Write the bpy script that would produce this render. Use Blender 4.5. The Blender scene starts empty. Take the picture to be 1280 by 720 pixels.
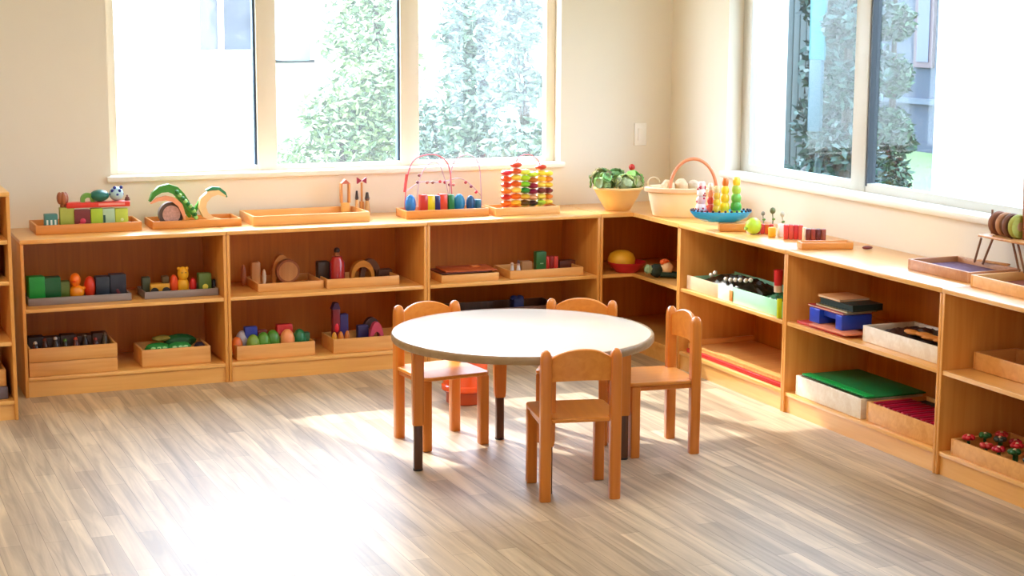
import bpy, bmesh, math, random
from mathutils import Vector, Matrix
rnd = random.Random(7)
PI = math.pi
scene = bpy.context.scene
COL = scene.collection

# ------------------------------------------------------------------ materials
def s2l(c):
    return tuple(((v / 255) / 12.92 if v / 255 <= 0.04045 else ((v / 255 + 0.055) / 1.055) ** 2.4) for v in c) + (1,)
def new_mat(name):
    m = bpy.data.materials.new(name); m.use_nodes = True
    nt = m.node_tree
    return m, nt, nt.nodes['Principled BSDF']
_cache = {}
def paint(rgb, rough=0.45, var=0.06, coat=0.0, scale=30):
    """plain painted / plastic surface with a faint procedural unevenness"""
    key = (rgb, rough, var, coat, scale)
    if key in _cache: return _cache[key]
    m, nt, b = new_mat('paint_%d_%d_%d' % rgb)
    n = nt.nodes.new('ShaderNodeTexNoise'); n.inputs['Scale'].default_value = scale
    tc = nt.nodes.new('ShaderNodeTexCoord'); nt.links.new(tc.outputs['Object'], n.inputs['Vector'])
    r = nt.nodes.new('ShaderNodeValToRGB')
    c = s2l(rgb)
    r.color_ramp.elements[0].color = tuple(max(0, v * (1 - var * 2)) for v in c[:3]) + (1,)
    r.color_ramp.elements[1].color = tuple(min(1, v * (1 + var)) for v in c[:3]) + (1,)
    nt.links.new(n.outputs['Fac'], r.inputs['Fac']); nt.links.new(r.outputs['Color'], b.inputs['Base Color'])
    b.inputs['Roughness'].default_value = rough
    b.inputs['Coat Weight'].default_value = coat
    _cache[key] = m
    return m
def wood(name, light, dark, axis='X', rough=0.42, scale=1.0, coat=0.15):
    m, nt, b = new_mat(name)
    tc = nt.nodes.new('ShaderNodeTexCoord')
    mp = nt.nodes.new('ShaderNodeMapping')
    sc = {'X': (1.2, 22, 22), 'Y': (22, 1.2, 22), 'Z': (22, 22, 1.2)}[axis]
    mp.inputs['Scale'].default_value = tuple(v * scale for v in sc)
    n = nt.nodes.new('ShaderNodeTexNoise'); n.inputs['Scale'].default_value = 1.6; n.inputs['Detail'].default_value = 6
    n.inputs['Distortion'].default_value = 0.6
    r = nt.nodes.new('ShaderNodeValToRGB')
    r.color_ramp.elements[0].position = 0.3; r.color_ramp.elements[0].color = s2l(dark)
    r.color_ramp.elements[1].position = 0.7; r.color_ramp.elements[1].color = s2l(light)
    nt.links.new(tc.outputs['Object'], mp.inputs['Vector']); nt.links.new(mp.outputs['Vector'], n.inputs['Vector'])
    nt.links.new(n.outputs['Fac'], r.inputs['Fac']); nt.links.new(r.outputs['Color'], b.inputs['Base Color'])
    b.inputs['Roughness'].default_value = rough
    b.inputs['Coat Weight'].default_value = coat; b.inputs['Coat Roughness'].default_value = 0.3
    bp = nt.nodes.new('ShaderNodeBump'); bp.inputs['Strength'].default_value = 0.08; bp.inputs['Distance'].default_value = 0.002
    nt.links.new(n.outputs['Fac'], bp.inputs['Height']); nt.links.new(bp.outputs['Normal'], b.inputs['Normal'])
    return m
SHELF = wood('maple_shelf_wood', (240, 182, 100), (228, 164, 80), 'X', rough=0.35, coat=0.8)
SHELFV = wood('maple_panel_wood', (232, 166, 84), (218, 146, 62), 'Z')
BACKW = wood('shaded_back_panel_wood', (212, 126, 34), (192, 106, 22), 'Z')  # shelf wood darkened to stand in for shade inside the units
CHAIRW = wood('beech_chair_wood', (222, 136, 48), (206, 116, 34), 'Z', rough=0.35, coat=0.3)
CHAIRS = wood('beech_seat_wood', (230, 150, 58), (216, 130, 42), 'Y', rough=0.35, coat=0.3)
TRAYW = wood('pale_tray_wood', (238, 184, 116), (226, 164, 92), 'X')
TRAYD = wood('amber_tray_wood', (226, 154, 76), (210, 132, 56), 'X')
TRAYP = wood('pink_tray_wood', (206, 150, 108), (186, 126, 86), 'X')
BOXW = wood('pine_box_wood', (232, 172, 98), (214, 148, 74), 'X')
WHITEW = wood('white_skylit_box_wood', (246, 236, 218), (232, 216, 192), 'X')  # also whitens a plain wooden crate in place of sky reflection
BARKW = wood('brown_stick_wood', (150, 102, 66), (112, 70, 42), 'Z')
TOYW = wood('toy_wood', (220, 160, 96), (196, 128, 66), 'Z')
TOYD = wood('dark_toy_wood', (172, 100, 58), (140, 76, 40), 'Z')
DARKLEG = wood('dark_leg_wood', (104, 62, 38), (74, 42, 26), 'Z')
GREYT = wood('grey_tray_wood', (150, 138, 134), (120, 108, 108), 'X')

def floor_material():
    m, nt, b = new_mat('vinyl_plank_floor')
    N = nt.nodes.new; L = nt.links.new
    tc = N('ShaderNodeTexCoord')
    mp = N('ShaderNodeMapping'); mp.inputs['Rotation'].default_value = (0, 0, PI / 2)
    L(tc.outputs['Object'], mp.inputs['Vector'])
    def bricks(w, h, off, c1, c2, bias=0.0):
        br = N('ShaderNodeTexBrick'); br.offset = off; br.squash = 1.0
        br.inputs['Scale'].default_value = 1.0; br.inputs['Brick Width'].default_value = w; br.inputs['Row Height'].default_value = h
        br.inputs['Mortar Size'].default_value = 0.0008; br.inputs['Mortar Smooth'].default_value = 0.2; br.inputs['Bias'].default_value = bias
        br.inputs['Color1'].default_value = c1; br.inputs['Color2'].default_value = c2
        br.inputs['Mortar'].default_value = s2l((120, 98, 74))
        L(mp.outputs['Vector'], br.inputs['Vector'])
        return br
    br = bricks(0.62, 0.075, 0.37, s2l((212, 192, 160)), s2l((172, 152, 124)))
    # long streaks inside the planks
    m2 = N('ShaderNodeMapping'); m2.inputs['Scale'].default_value = (26, 1.6, 1)
    L(tc.outputs['Object'], m2.inputs['Vector'])
    n = N('ShaderNodeTexNoise'); n.inputs['Scale'].default_value = 1.0; n.inputs['Detail'].default_value = 7; n.inputs['Distortion'].default_value = 0.9
    L(m2.outputs['Vector'], n.inputs['Vector'])
    r = N('ShaderNodeValToRGB'); r.color_ramp.elements[0].position = 0.36; r.color_ramp.elements[1].position = 0.66
    r.color_ramp.elements[0].color = (0.66, 0.63, 0.59, 1); r.color_ramp.elements[1].color = (1.14, 1.13, 1.12, 1)
    L(n.outputs['Fac'], r.inputs['Fac'])
    mx = N('ShaderNodeMix'); mx.data_type = 'RGBA'; mx.blend_type = 'MULTIPLY'; mx.inputs[0].default_value = 1
    L(br.outputs['Color'], mx.inputs[6]); L(r.outputs['Color'], mx.inputs[7])
    L(mx.outputs[2], b.inputs['Base Color'])
    b.inputs['Roughness'].default_value = 0.42
    b.inputs['Specular IOR Level'].default_value = 0.65
    b.inputs['Coat Weight'].default_value = 0.4; b.inputs['Coat Roughness'].default_value = 0.5; b.inputs['Coat IOR'].default_value = 1.6
    bp = N('ShaderNodeBump'); bp.inputs['Strength'].default_value = 0.12; bp.inputs['Distance'].default_value = 0.002
    L(n.outputs['Fac'], bp.inputs['Height']); L(bp.outputs['Normal'], b.inputs['Normal'])
    return m
FLOOR = floor_material()
WALL = paint((236, 227, 210), 0.75, 0.012, 0, 3)
CEIL = paint((245, 242, 236), 0.85, 0.01, 0, 3)
TRIM = paint((246, 240, 228), 0.45, 0.01, 0, 5)
ALU = paint((206, 202, 190), 0.4, 0.02, 0, 5)
CREAMFR = paint((238, 226, 204), 0.4, 0.02, 0, 5)
GASKET = paint((58, 82, 110), 0.5)
BLACKG = paint((34, 38, 46), 0.5)
LAMIN = paint((240, 236, 226), 0.22, 0.01, 0.4, 6)
RIM = wood('table_edge_band', (172, 142, 104), (152, 120, 82), 'X')

def glass_material(name, veil, tint=(1, 1, 1)):
    m, nt, b = new_mat(name); nt.nodes.remove(b)
    out = nt.nodes['Material Output']; N = nt.nodes.new; L = nt.links.new
    tr = N('ShaderNodeBsdfTransparent'); tr.inputs['Color'].default_value = tint + (1,); tl = N('ShaderNodeBsdfTranslucent'); tl.inputs['Color'].default_value = (0.95, 0.97, 1, 1)
    gl = N('ShaderNodeBsdfGlossy'); gl.inputs['Roughness'].default_value = 0.02
    nz = N('ShaderNodeTexNoise'); nz.inputs['Scale'].default_value = 2.5
    mr = N('ShaderNodeMapRange'); mr.inputs['To Min'].default_value = veil * 0.8; mr.inputs['To Max'].default_value = veil * 1.2
    L(nz.outputs['Fac'], mr.inputs['Value'])
    m1 = N('ShaderNodeMixShader'); L(mr.outputs['Result'], m1.inputs['Fac']); L(tr.outputs[0], m1.inputs[1]); L(tl.outputs[0], m1.inputs[2])
    fr = N('ShaderNodeFresnel'); fr.inputs['IOR'].default_value = 1.45
    m2 = N('ShaderNodeMixShader'); ge = N('ShaderNodeNewGeometry'); sb = N('ShaderNodeMath'); sb.operation = 'SUBTRACT'; sb.inputs[0].default_value = 1; L(ge.outputs['Backfacing'], sb.inputs[1]); ml = N('ShaderNodeMath'); ml.operation = 'MULTIPLY'; L(sb.outputs[0], ml.inputs[0]); L(fr.outputs[0], ml.inputs[1]); L(ml.outputs[0], m2.inputs['Fac']); L(m1.outputs[0], m2.inputs[1]); L(gl.outputs[0], m2.inputs[2])
    L(m2.outputs[0], out.inputs['Surface'])
    return m
GLASSB = glass_material('hazy_glass', 0.022)  # milky veil stands in for bright haze over the outdoor view
GLASSR = glass_material('tinted_glass', 0.005, (0.70, 0.76, 0.80))

# ------------------------------------------------------------------ mesh building
class MB:
    def __init__(s): s.bm = bmesh.new()
    def _add(s, verts, faces):
        vs = [s.bm.verts.new(v) for v in verts]
        for f in faces:
            try: s.bm.faces.new([vs[i] for i in f])
            except ValueError: pass
        return vs
    def box(s, x0, x1, y0, y1, z0, z1, bev=0.0, seg=2, rot=None, piv=None):
        t = bmesh.new()
        bmesh.ops.create_cube(t, size=1)
        for v in t.verts:
            v.co = Vector(((x0 + x1) / 2 + v.co.x * (x1 - x0), (y0 + y1) / 2 + v.co.y * (y1 - y0), (z0 + z1) / 2 + v.co.z * (z1 - z0)))
        if bev: bmesh.ops.bevel(t, geom=list(t.edges), offset=bev, segments=seg, affect='EDGES', profile=0.5)
        s._merge(t, rot, piv)
        return s
    def _merge(s, t, rot=None, piv=None):
        if rot is not None:
            p = Vector(piv or (0, 0, 0))
            for v in t.verts: v.co = rot @ (v.co - p) + p
        me = bpy.data.meshes.new('tmp'); t.to_mesh(me); t.free(); s.bm.from_mesh(me); bpy.data.meshes.remove(me)
    def lathe(s, prof, n=28, c=(0, 0, 0), axis='Z', close=True):
        c = Vector(c)
        def P(r, h, a):
            if axis == 'Z': return c + Vector((r * math.cos(a), r * math.sin(a), h))
            if axis == 'X': return c + Vector((h, r * math.cos(a), r * math.sin(a)))
            return c + Vector((r * math.cos(a), h, r * math.sin(a)))
        rings = []
        for r, h in prof:
            if r < 1e-5: rings.append([s.bm.verts.new(P(0, h, 0))])
            else: rings.append([s.bm.verts.new(P(r, h, 2 * PI * i / n)) for i in range(n)])
        for a, b in zip(rings, rings[1:]):
            for i in range(n):
                j = (i + 1) % n
                if len(a) == 1 and len(b) == 1: continue
                if len(a) == 1: q = (a[0], b[j], b[i])
                elif len(b) == 1: q = (a[i], a[j], b[0])
                else: q = (a[i], a[j], b[j], b[i])
                try: s.bm.faces.new(q)
                except ValueError: pass
        return s
    def cyl(s, c, r, h, n=24, axis='Z', bev=0.0, r2=None):
        r2 = r if r2 is None else r2
        b = bev
        if b: prof = [(0, 0), (r - b, 0), (r, b), (r2, h - b), (r2 - b, h), (0, h)]
        else: prof = [(0, 0), (r, 0), (r2, h), (0, h)]
        return s.lathe(prof, n, c, axis)
    def ball(s, c, r, n=16, sc=(1, 1, 1)):
        t = bmesh.new(); bmesh.ops.create_uvsphere(t, u_segments=n, v_segments=max(6, n // 2), radius=r)
        for v in t.verts: v.co = Vector((v.co.x * sc[0], v.co.y * sc[1], v.co.z * sc[2])) + Vector(c)
        s._merge(t); return s
    def tube(s, pts, r, n=8, closed=False):
        pts = [Vector(p) for p in pts]; m = len(pts); rings = []
        up0 = None
        for i, p in enumerate(pts):
            a = pts[(i - 1) % m] if (closed or i > 0) else p
            b = pts[(i + 1) % m] if (closed or i < m - 1) else p
            t = (b - a).normalized()
            if up0 is None:
                up0 = Vector((0, 0, 1)) if abs(t.z) < 0.9 else Vector((1, 0, 0))
            u = (up0 - t * up0.dot(t)).normalized(); w = t.cross(u); up0 = u
            rr = r[i] if isinstance(r, (list, tuple)) else r
            rings.append([s.bm.verts.new(p + (u * math.cos(2 * PI * k / n) + w * math.sin(2 * PI * k / n)) * rr) for k in range(n)])
        pairs = list(zip(rings, rings[1:])) + ([(rings[-1], rings[0])] if closed else [])
        for a, b in pairs:
            for k in range(n):
                try: s.bm.faces.new((a[k], a[(k + 1) % n], b[(k + 1) % n], b[k]))
                except ValueError: pass
        if not closed:
            for rg in (rings[0], rings[-1]):
                try: s.bm.faces.new(rg)
                except ValueError: pass
        return s
    def prism(s, pts, a, b, axis='Z'):
        """outline pts (2D) extruded from a to b along axis. axis Y: pts are (x, z); axis X: pts are (y, z)"""
        def P(p, h): return {'Z': (p[0], p[1], h), 'Y': (p[0], h, p[1]), 'X': (h, p[0], p[1])}[axis]
        n = len(pts)
        v = [s.bm.verts.new(P(p, a)) for p in pts] + [s.bm.verts.new(P(p, b)) for p in pts]
        s.bm.faces.new(v[:n]); s.bm.faces.new(v[n:][::-1])
        for i in range(n):
            j = (i + 1) % n
            s.bm.faces.new((v[i], v[j], v[n + j], v[n + i]))
        return s
    def build(s, name, mat, parent=None, smooth=True, loc=None, rz=0):
        bmesh.ops.recalc_face_normals(s.bm, faces=list(s.bm.faces))
        me = bpy.data.meshes.new(name); s.bm.to_mesh(me); s.bm.free()
        me.materials.append(mat)
        if smooth:
            for p in me.polygons: p.use_smooth = True
            try: me.set_sharp_from_angle(angle=math.radians(38))
            except Exception: pass
        o = bpy.data.objects.new(name, me); COL.objects.link(o)
        if parent is not None: o.parent = parent
        if loc is not None: o.location = loc
        if rz: o.rotation_euler = (0, 0, rz)
        return o
def tag(o, label, cat, group=None, kind=None):
    o['label'] = label; o['category'] = cat
    if group: o['group'] = group
    if kind: o['kind'] = kind
    return o
def thing(name, label, cat, loc=(0, 0, 0), rz=0, group=None):
    o = bpy.data.objects.new(name, None); o.empty_display_size = 0.05; COL.objects.link(o)
    o.location = loc; o.rotation_euler = (0, 0, rz)
    return tag(o, label, cat, group)
def struct(mb, name, mat, **k):
    o = mb.build(name, mat, **k); o['kind'] = 'structure'; return o
def copy_tree(o, parent=None, loc=None, rz=None, label=None):
    c = o.copy(); COL.objects.link(c)
    if parent is not None: c.parent = parent
    if loc is not None: c.location = loc
    if rz is not None: c.rotation_euler = (0, 0, rz)
    if label: c['label'] = label
    for ch in [x for x in bpy.data.objects if x.parent == o]: copy_tree(ch, c)
    return c
def arc(cx, cz, r, a0, a1, n=14, rz=None):
    rz = rz or r
    return [(cx + r * math.cos(math.radians(a0 + (a1 - a0) * i / n)), cz + rz * math.sin(math.radians(a0 + (a1 - a0) * i / n))) for i in range(n + 1)]

# ------------------------------------------------------------------ the room
XL, XW, YW, YR, HC = -2.4, 4.375, 8.225, -2.6, 2.65
T = 0.14      # wall thickness
struct(MB().box(XL - T, XW + T, YR - T, YW + T, -0.1, 0), 'floor', FLOOR, smooth=False)
struct(MB().box(XL - T, XW + T, YR - T, YW + T, HC, HC + 0.1), 'ceiling', CEIL, smooth=False)
def wall_open(a0, a1, b0, b1, o0, o1, z0, z1, axis):
    """wall between a0..a1 (long way) and b0..b1 (thickness) with an opening o0..o1 x z0..z1"""
    m = MB()
    def bx(p0, p1, h0, h1):
        if axis == 'X': m.box(p0, p1, b0, b1, h0, h1)
        else: m.box(b0, b1, p0, p1, h0, h1)
    bx(a0, a1, 0, z0); bx(a0, a1, z1, HC); bx(a0, o0, z0, z1); bx(o1, a1, z0, z1)
    return m
BW = (1.368, 3.72, 0.945, 2.19)      # back window opening
RW = (4.55, 7.62, 0.93, 2.03)        # right window opening
struct(wall_open(XL - T, XW + T, YW, YW + T, BW[0], BW[1], BW[2], BW[3], 'X'), 'wall_back', WALL, smooth=False)
struct(wall_open(YR, YW, XW, XW + T, RW[0], RW[1], RW[2], RW[3], 'Y'), 'wall_right', WALL, smooth=False)
struct(wall_open(XL - T, XW + T, YR - T, YR, 0.4, 1.4, 0.9, 2.0, 'X'), 'wall_rear', WALL, smooth=False)  # unseen opening, put in to let fill daylight into the room
struct(MB().box(XL - T, XL, YR, YW, 0, HC), 'wall_left', WALL, smooth=False)
struct(MB().box(XL, 0.0, YW - 0.014, YW, 0, 0.09, 0.003), 'baseboard_back', TRIM)
struct(MB().box(XL, XL + 0.014, YR, YW - 0.02, 0, 0.09, 0.003), 'baseboard_left', TRIM)
struct(MB().box(XW - 0.014, XW, YR, 4.05, 0, 0.09, 0.003), 'baseboard_right', TRIM)

# back window: frame, two mullions, sill; three panes
def window(name, along, a0, a1, z0, z1, depth, mulls, fw, fmat, gmat, out, mw, gask):
    """along 'X' (back wall) or 'Y' (right wall); depth = frame plane; out = +1"""
    w = bpy.data.objects.new(name, None); COL.objects.link(w); w['kind'] = 'structure'
    def bx(m, p0, p1, d0, d1, h0, h1, bev=0.004):
        if along == 'X': m.box(p0, p1, d0, d1, h0, h1, bev)
        else: m.box(d0, d1, p0, p1, h0, h1, bev)
        return m
    f = MB(); D0, D1 = depth, depth + 0.055
    bx(f, a0, a0 + fw, D0, D1, z0, z1); bx(f, a1 - fw, a1, D0, D1, z0, z1)
    bx(f, a0 + fw, a1 - fw, D0 + 0.001, D1, z0, z0 + fw * 0.5, 0); bx(f, a0 + fw, a1 - fw, D0 + 0.001, D1, z1 - fw, z1, 0)
    f.build('window_frame', fmat, w)
    edges = [a0 + fw]
    for c in sorted(mulls):
        bx(MB(), c - mw / 2, c + mw / 2, D0 - 0.005, D1, z0 + 0.001, z1 - 0.001).build('mullion', fmat, w)
        g = bx(MB(), c - mw / 2 - 0.012, c - mw / 2 - 0.001, D0 + 0.01, D1 - 0.01, z0 + 0.03, z1 - 0.03, 0) if gask < 0 else bx(MB(), c - mw / 2 - 0.014, c - mw / 2 - 0.001, D0 + 0.0, D1 - 0.01, z0 + 0.03, z1 - 0.03, 0)
        g.build('gasket', GASKET if along == 'X' else BLACKG, w)
        edges += [c - mw / 2, c + mw / 2]
    edges.append(a1 - fw)
    for i in range(0, len(edges), 2):
        bx(MB(), edges[i] - 0.005, edges[i + 1] + 0.005, (D0 + D1) / 2 - 0.003, (D0 + D1) / 2 + 0.003, z0 + 0.02, z1 - 0.02, 0).build('window_pane', gmat, w, smooth=False)
    return w
window('window_1', 'X', BW[0], BW[1], BW[2], BW[3], YW + 0.075, [2.155, 2.905], 0.05, CREAMFR, GLASSB, 1, 0.10, -1)
struct(MB().box(BW[0] - 0.02, BW[1] + 0.02, YW - 0.028, YW + 0.075, 0.921, 0.948, 0.006), 'trim_1', TRIM)
window('window_2', 'Y', RW[0], RW[1], RW[2], RW[3], XW + 0.085, [6.555, 5.15], 0.085, ALU, GLASSR, 1, 0.11, 1)
struct(MB().box(XW - 0.03, XW + 0.085, RW[0] - 0.02, RW[1] + 0.02, 0.903, 0.935, 0.008), 'trim_2', TRIM)
# glazing bars of the unseen rear window, added for fill daylight
rw = bpy.data.objects.new('rear_fill_window', None); COL.objects.link(rw); rw['kind'] = 'structure'
m = MB()
m.box(0.4, 0.45, YR - 0.1, YR - 0.04, 0.9, 2.0).box(1.35, 1.4, YR - 0.1, YR - 0.04, 0.9, 2.0).box(0.45, 1.35, YR - 0.1, YR - 0.04, 0.9, 0.95).box(0.45, 1.35, YR - 0.1, YR - 0.04, 1.95, 2.0)
m.build('window_frame', ALU, rw)

# wall switch
sw = thing('light_switch', 'white rectangular wall switch on the cream wall above the bowl of vegetables', 'light switch', (4.19, YW - 0.001, 1.085))
MB().box(-0.036, 0.036, -0.008, 0, -0.06, 0.06, 0.003).build('switch_plate', TRIM, sw)
MB().box(-0.016, 0.016, -0.013, -0.008, -0.033, 0.033, 0.002).build('rocker', TRIM, sw)

# ------------------------------------------------------------------ shelf units
PT = 0.015
def shelf_unit(name, label, w, depth, loc, rz, h=0.72, mid=0.405, bot=0.092, shelves=None, group='low wooden shelf units'):
    t = thing(name, label, 'shelf unit', loc, rz, group)
    for x in (0.001, w - PT - 0.001):
        MB().box(x, x + PT, 0, depth, 0, h - 0.02, 0.002).build('side_panel', SHELFV, t)
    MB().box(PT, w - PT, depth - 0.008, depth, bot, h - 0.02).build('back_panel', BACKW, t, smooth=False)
    MB().box(0.0005, w - 0.0005, -0.006, depth, h - 0.02, h, 0.004).build('top_board', SHELF, t)
    for z in (shelves or [mid]) + [bot]:
        MB().box(PT, w - PT, 0.004, depth - 0.008, z - 0.018, z, 0.003).build('shelf', SHELF, t)
    MB().box(PT, w - PT, 0.012, 0.028, 0, bot - 0.018).build('plinth', SHELF, t)
    return t
X0, X1, X2, X3, XR = 0.883, 1.815, 2.808, 3.747, 3.932
R0, R1, R2, R3 = 7.28, 6.302, 5.20, 4.08
YB = 7.776
DB = YW - YB - 0.004; DR = XW - XR - 0.004
shelf_unit('shelf_unit', 'low two-tier wooden shelf unit below the window, nearest the tall cabinet', X1 - X0, DB, (X0, YB, 0), 0)
shelf_unit('shelf_unit', 'low wooden shelf unit along the back wall holding the red lantern toy', X2 - X1, DB, (X1, YB, 0), 0)
shelf_unit('shelf_unit', 'low wooden shelf unit behind the round table with bead toys on top', X3 - X2, DB, (X2, YB, 0), 0)
shelf_unit('shelf_unit', 'low wooden shelf unit holding the long black and green bin, beside the corner unit', R0 - R1, DR, (XR, R0, 0), -PI / 2)
shelf_unit('shelf_unit', 'low wooden shelf unit holding the blue block building, along the right wall', R1 - R2, DR, (XR, R1, 0), -PI / 2)
shelf_unit('shelf_unit', 'low wooden shelf unit nearest the camera along the right wall, dark inside', R2 - R3, DR, (XR, R2, 0), -PI / 2)
# corner unit, L-shaped
c = thing('corner_shelf_unit', 'L-shaped wooden corner shelf unit under the bowl of vegetables', 'shelf unit', (X3, R0, 0), 0, 'low wooden shelf units')
cw, cd = XW - 0.004 - X3, YW - 0.004 - R0; ix, iy = XR - X3, YB - R0
def Lsh(e): return [(PT, iy - e), (ix - e, iy - e), (ix - e, 0.0005), (cw, 0.0005), (cw, cd), (PT, cd)]
MB().prism([(0.001, iy - 0.006), (ix - 0.006, iy - 0.006), (ix - 0.006, 0.0005), (cw, 0.0005), (cw, cd), (0.001, cd)], 0.70, 0.72).build('top_board', SHELF, c)
for z in (0.405, 0.092): MB().prism(Lsh(-0.004), z - 0.018, z).build('shelf', SHELF, c)
MB().box(0.001, 0.001 + PT, iy, cd, 0, 0.70, 0.002).build('side_panel', SHELFV, c)
MB().box(ix, cw, 0.001, 0.001 + PT, 0, 0.70, 0.002).build('side_panel', SHELFV, c)
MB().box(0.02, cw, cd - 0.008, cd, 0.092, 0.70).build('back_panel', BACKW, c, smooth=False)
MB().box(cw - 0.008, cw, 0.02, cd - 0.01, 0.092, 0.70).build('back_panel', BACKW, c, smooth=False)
MB().box(PT, ix + 0.02, iy + 0.012, iy + 0.028, 0, 0.074).box(ix + 0.012, ix + 0.028, PT, iy + 0.02, 0, 0.074).build('plinth', SHELF, c)
# tall cabinet at the left edge
shelf_unit('tall_shelf_cabinet', 'tall wooden shelf cabinet standing past the end of the low units, partly out of view', 0.9, 0.42, (-0.095, 7.37, 0), 0, h=0.979, bot=0.085, shelves=[0.775, 0.60, 0.34], group=None)
# ------------------------------------------------------------------ table
tb = thing('round_table', 'low round children table with white top and adjustable wooden legs', 'table', (2.52, 5.905, 0), math.radians(-10))
R = 0.503
MB().lathe([(0, 0.497), (R - 0.02, 0.497), (R - 0.012, 0.500), (R - 0.012, 0.5265), (R - 0.02, 0.528), (0, 0.528)], 96).build('table_top', LAMIN, tb)
MB().lathe([(R - 0.0125, 0.496), (R - 0.004, 0.497), (R, 0.503), (R, 0.520), (R - 0.004, 0.527), (R - 0.0125, 0.5275)], 96).build('edge_band', RIM, tb)
for k in range(4):
    a = k * PI / 2 + math.radians(0)
    cx, cy = 0.408 * math.cos(a), 0.408 * math.sin(a)
    m = MB()
    prof = [(-0.027, 0.49), (-0.026, 0.33), (-0.023, 0.19), (-0.018, 0.172), (0.018, 0.172), (0.023, 0.19), (0.026, 0.33), (0.027, 0.49)]
    t = bmesh.new(); vs = []
    for yy in (-0.021, 0.021):
        vs.append([t.verts.new((p[0], yy, p[1])) for p in prof])
    t.faces.new(vs[0]); t.faces.new(vs[1][::-1])
    for i in range(8):
        j = (i + 1) % 8; t.faces.new((vs[0][i], vs[0][j], vs[1][j], vs[1][i]))
    bmesh.ops.recalc_face_normals(t, faces=list(t.faces))
    bmesh.ops.bevel(t, geom=list(t.edges), offset=0.006, segments=3, affect='EDGES')
    for v in t.verts: v.co = Vector((cx + v.co.x * math.cos(a + 1.57) - v.co.y * math.sin(a + 1.57), cy + v.co.x * math.sin(a + 1.57) + v.co.y * math.cos(a + 1.57), v.co.z))
    m._merge(t)
    lg = m.build('leg', CHAIRW, tb)
    lo = MB().box(cx - 0.016, cx + 0.016, cy - 0.016, cy + 0.016, 0.004, 0.20, 0.004).build('leg_extension', DARKLEG, lg)
    MB().cyl((cx, cy, 0), 0.019, 0.008, 16).build('foot', BLACKG, lg)
    MB().box(cx - 0.04, cx + 0.04, cy - 0.04, cy + 0.04, 0.487, 0.4965, 0.003).build('mounting_plate', DARKLEG, lg)

# ------------------------------------------------------------------ chairs (back posts at y=0, seat towards +y)
def chair(label, loc, rz):
    t = thing('child_chair', label, 'chair', loc, rz, 'small wooden chairs around the round table')
    hw = 0.128
    for s in (-1, 1):
        # rear post: rounded square section with a domed top
        m = MB(); b = bmesh.new(); prof = [(0.0, 0.0), (0.019, 0.0), (0.020, 0.003), (0.0205, 0.30), (0.0205, 0.515), (0.019, 0.532), (0.0145, 0.545), (0.007, 0.5515), (0, 0.553)]
        n = 20
        def sq(r, a):
            c_, s_ = math.cos(a), math.sin(a); k = (abs(c_) ** 5 + abs(s_) ** 5) ** (-1 / 5)
            return (r * k * c_, r * k * s_)
        rings = []
        for r_, h in prof:
            if r_ == 0: rings.append([m.bm.verts.new((s * hw, 0, h))])
            else: rings.append([m.bm.verts.new((s * hw + sq(r_, 2 * PI * i / n)[0], sq(r_, 2 * PI * i / n)[1], h)) for i in range(n)])
        for A, B in zip(rings, rings[1:]):
            for i in range(n):
                j = (i + 1) % n
                f = [A[0], B[j], B[i]] if len(A) == 1 else ([A[i], A[j], B[0]] if len(B) == 1 else [A[i], A[j], B[j], B[i]])
                m.bm.faces.new(f)
        m.build('rear_post', CHAIRW, t)
        MB().box(s * hw - 0.019, s * hw + 0.019, 0.235, 0.273, 0, 0.287, 0.005, 3).build('front_leg', CHAIRW, t)
        MB().box(s * hw - 0.011, s * hw + 0.011, 0.019, 0.238, 0.268, 0.287, 0.004).build('side_rail', CHAIRW, t)
    # backrest: arched, bowed board
    m = MB(); n = 14; v = []
    W = hw - 0.017
    for i in range(n + 1):
        u = -1 + 2 * i / n
        x = u * W; bow = -0.016 * (1 - u * u)
        zt = 0.522 + 0.034 * (1 - abs(u) ** 2.4); zb = 0.437 + 0.006 * (1 - u * u)
        v.append([m.bm.verts.new(p) for p in ((x, bow - 0.008, zb), (x, bow + 0.008, zb), (x, bow + 0.008, zt - 0.004), (x, bow + 0.004, zt), (x, bow - 0.004, zt), (x, bow - 0.008, zt - 0.004))])
    for A, B in zip(v, v[1:]):
        for k in range(6): m.bm.faces.new((A[k], A[(k + 1) % 6], B[(k + 1) % 6], B[k]))
    m.bm.faces.new(v[0]); m.bm.faces.new(v[-1][::-1])
    m.build('backrest', CHAIRS, t)
    # seat board with rounded front corners, slightly dished
    m = MB(); o = []
    x1, y0, y1, r = 0.106, -0.012, 0.285, 0.03
    pts = [(-x1, y0), (x1, y0)]
    pts = [(-x1, y0), (x1, y0), (x1, 0.232), (0.15 - 0.001, 0.232)] + [(0.149 - r + r * math.cos(q), y1 - r + r * math.sin(q)) for q in [PI / 2 * i / 5 for i in range(6)]]
    pts += [(-p[0], p[1]) for p in pts[4:][::-1]] + [(-0.149, 0.232), (-x1, 0.232)]
    pts = [(-x1, y0), (x1, y0), (x1, 0.0225), (0.145, 0.0225), (0.149, 0.15)] + [(0.149 - r + r * math.cos(q), y1 - r + r * math.sin(q)) for q in [PI / 2 * i / 5 for i in range(6)]]
    pts = pts + [(-p[0], p[1]) for p in pts[2:][::-1]]
    m.prism(pts, 0.2875, 0.303)
    st = m.build('seat', CHAIRS, t)
    bv = st.modifiers.new('bevel', 'BEVEL'); bv.width = 0.004; bv.segments = 2
    return t
ch = chair('wooden chair with its back to the camera, in front of the table', (2.525, 5.385, 0), math.radians(-12.3))
copy_tree(ch, loc=(3.237, 5.94, 0), rz=math.radians(84), label='wooden chair facing sideways between the table and the right wall shelves')
copy_tree(ch, loc=(2.345, 6.50, 0), rz=math.radians(180 + 6), label='wooden chair behind the table with the orange bucket seen under its seat')
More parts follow.
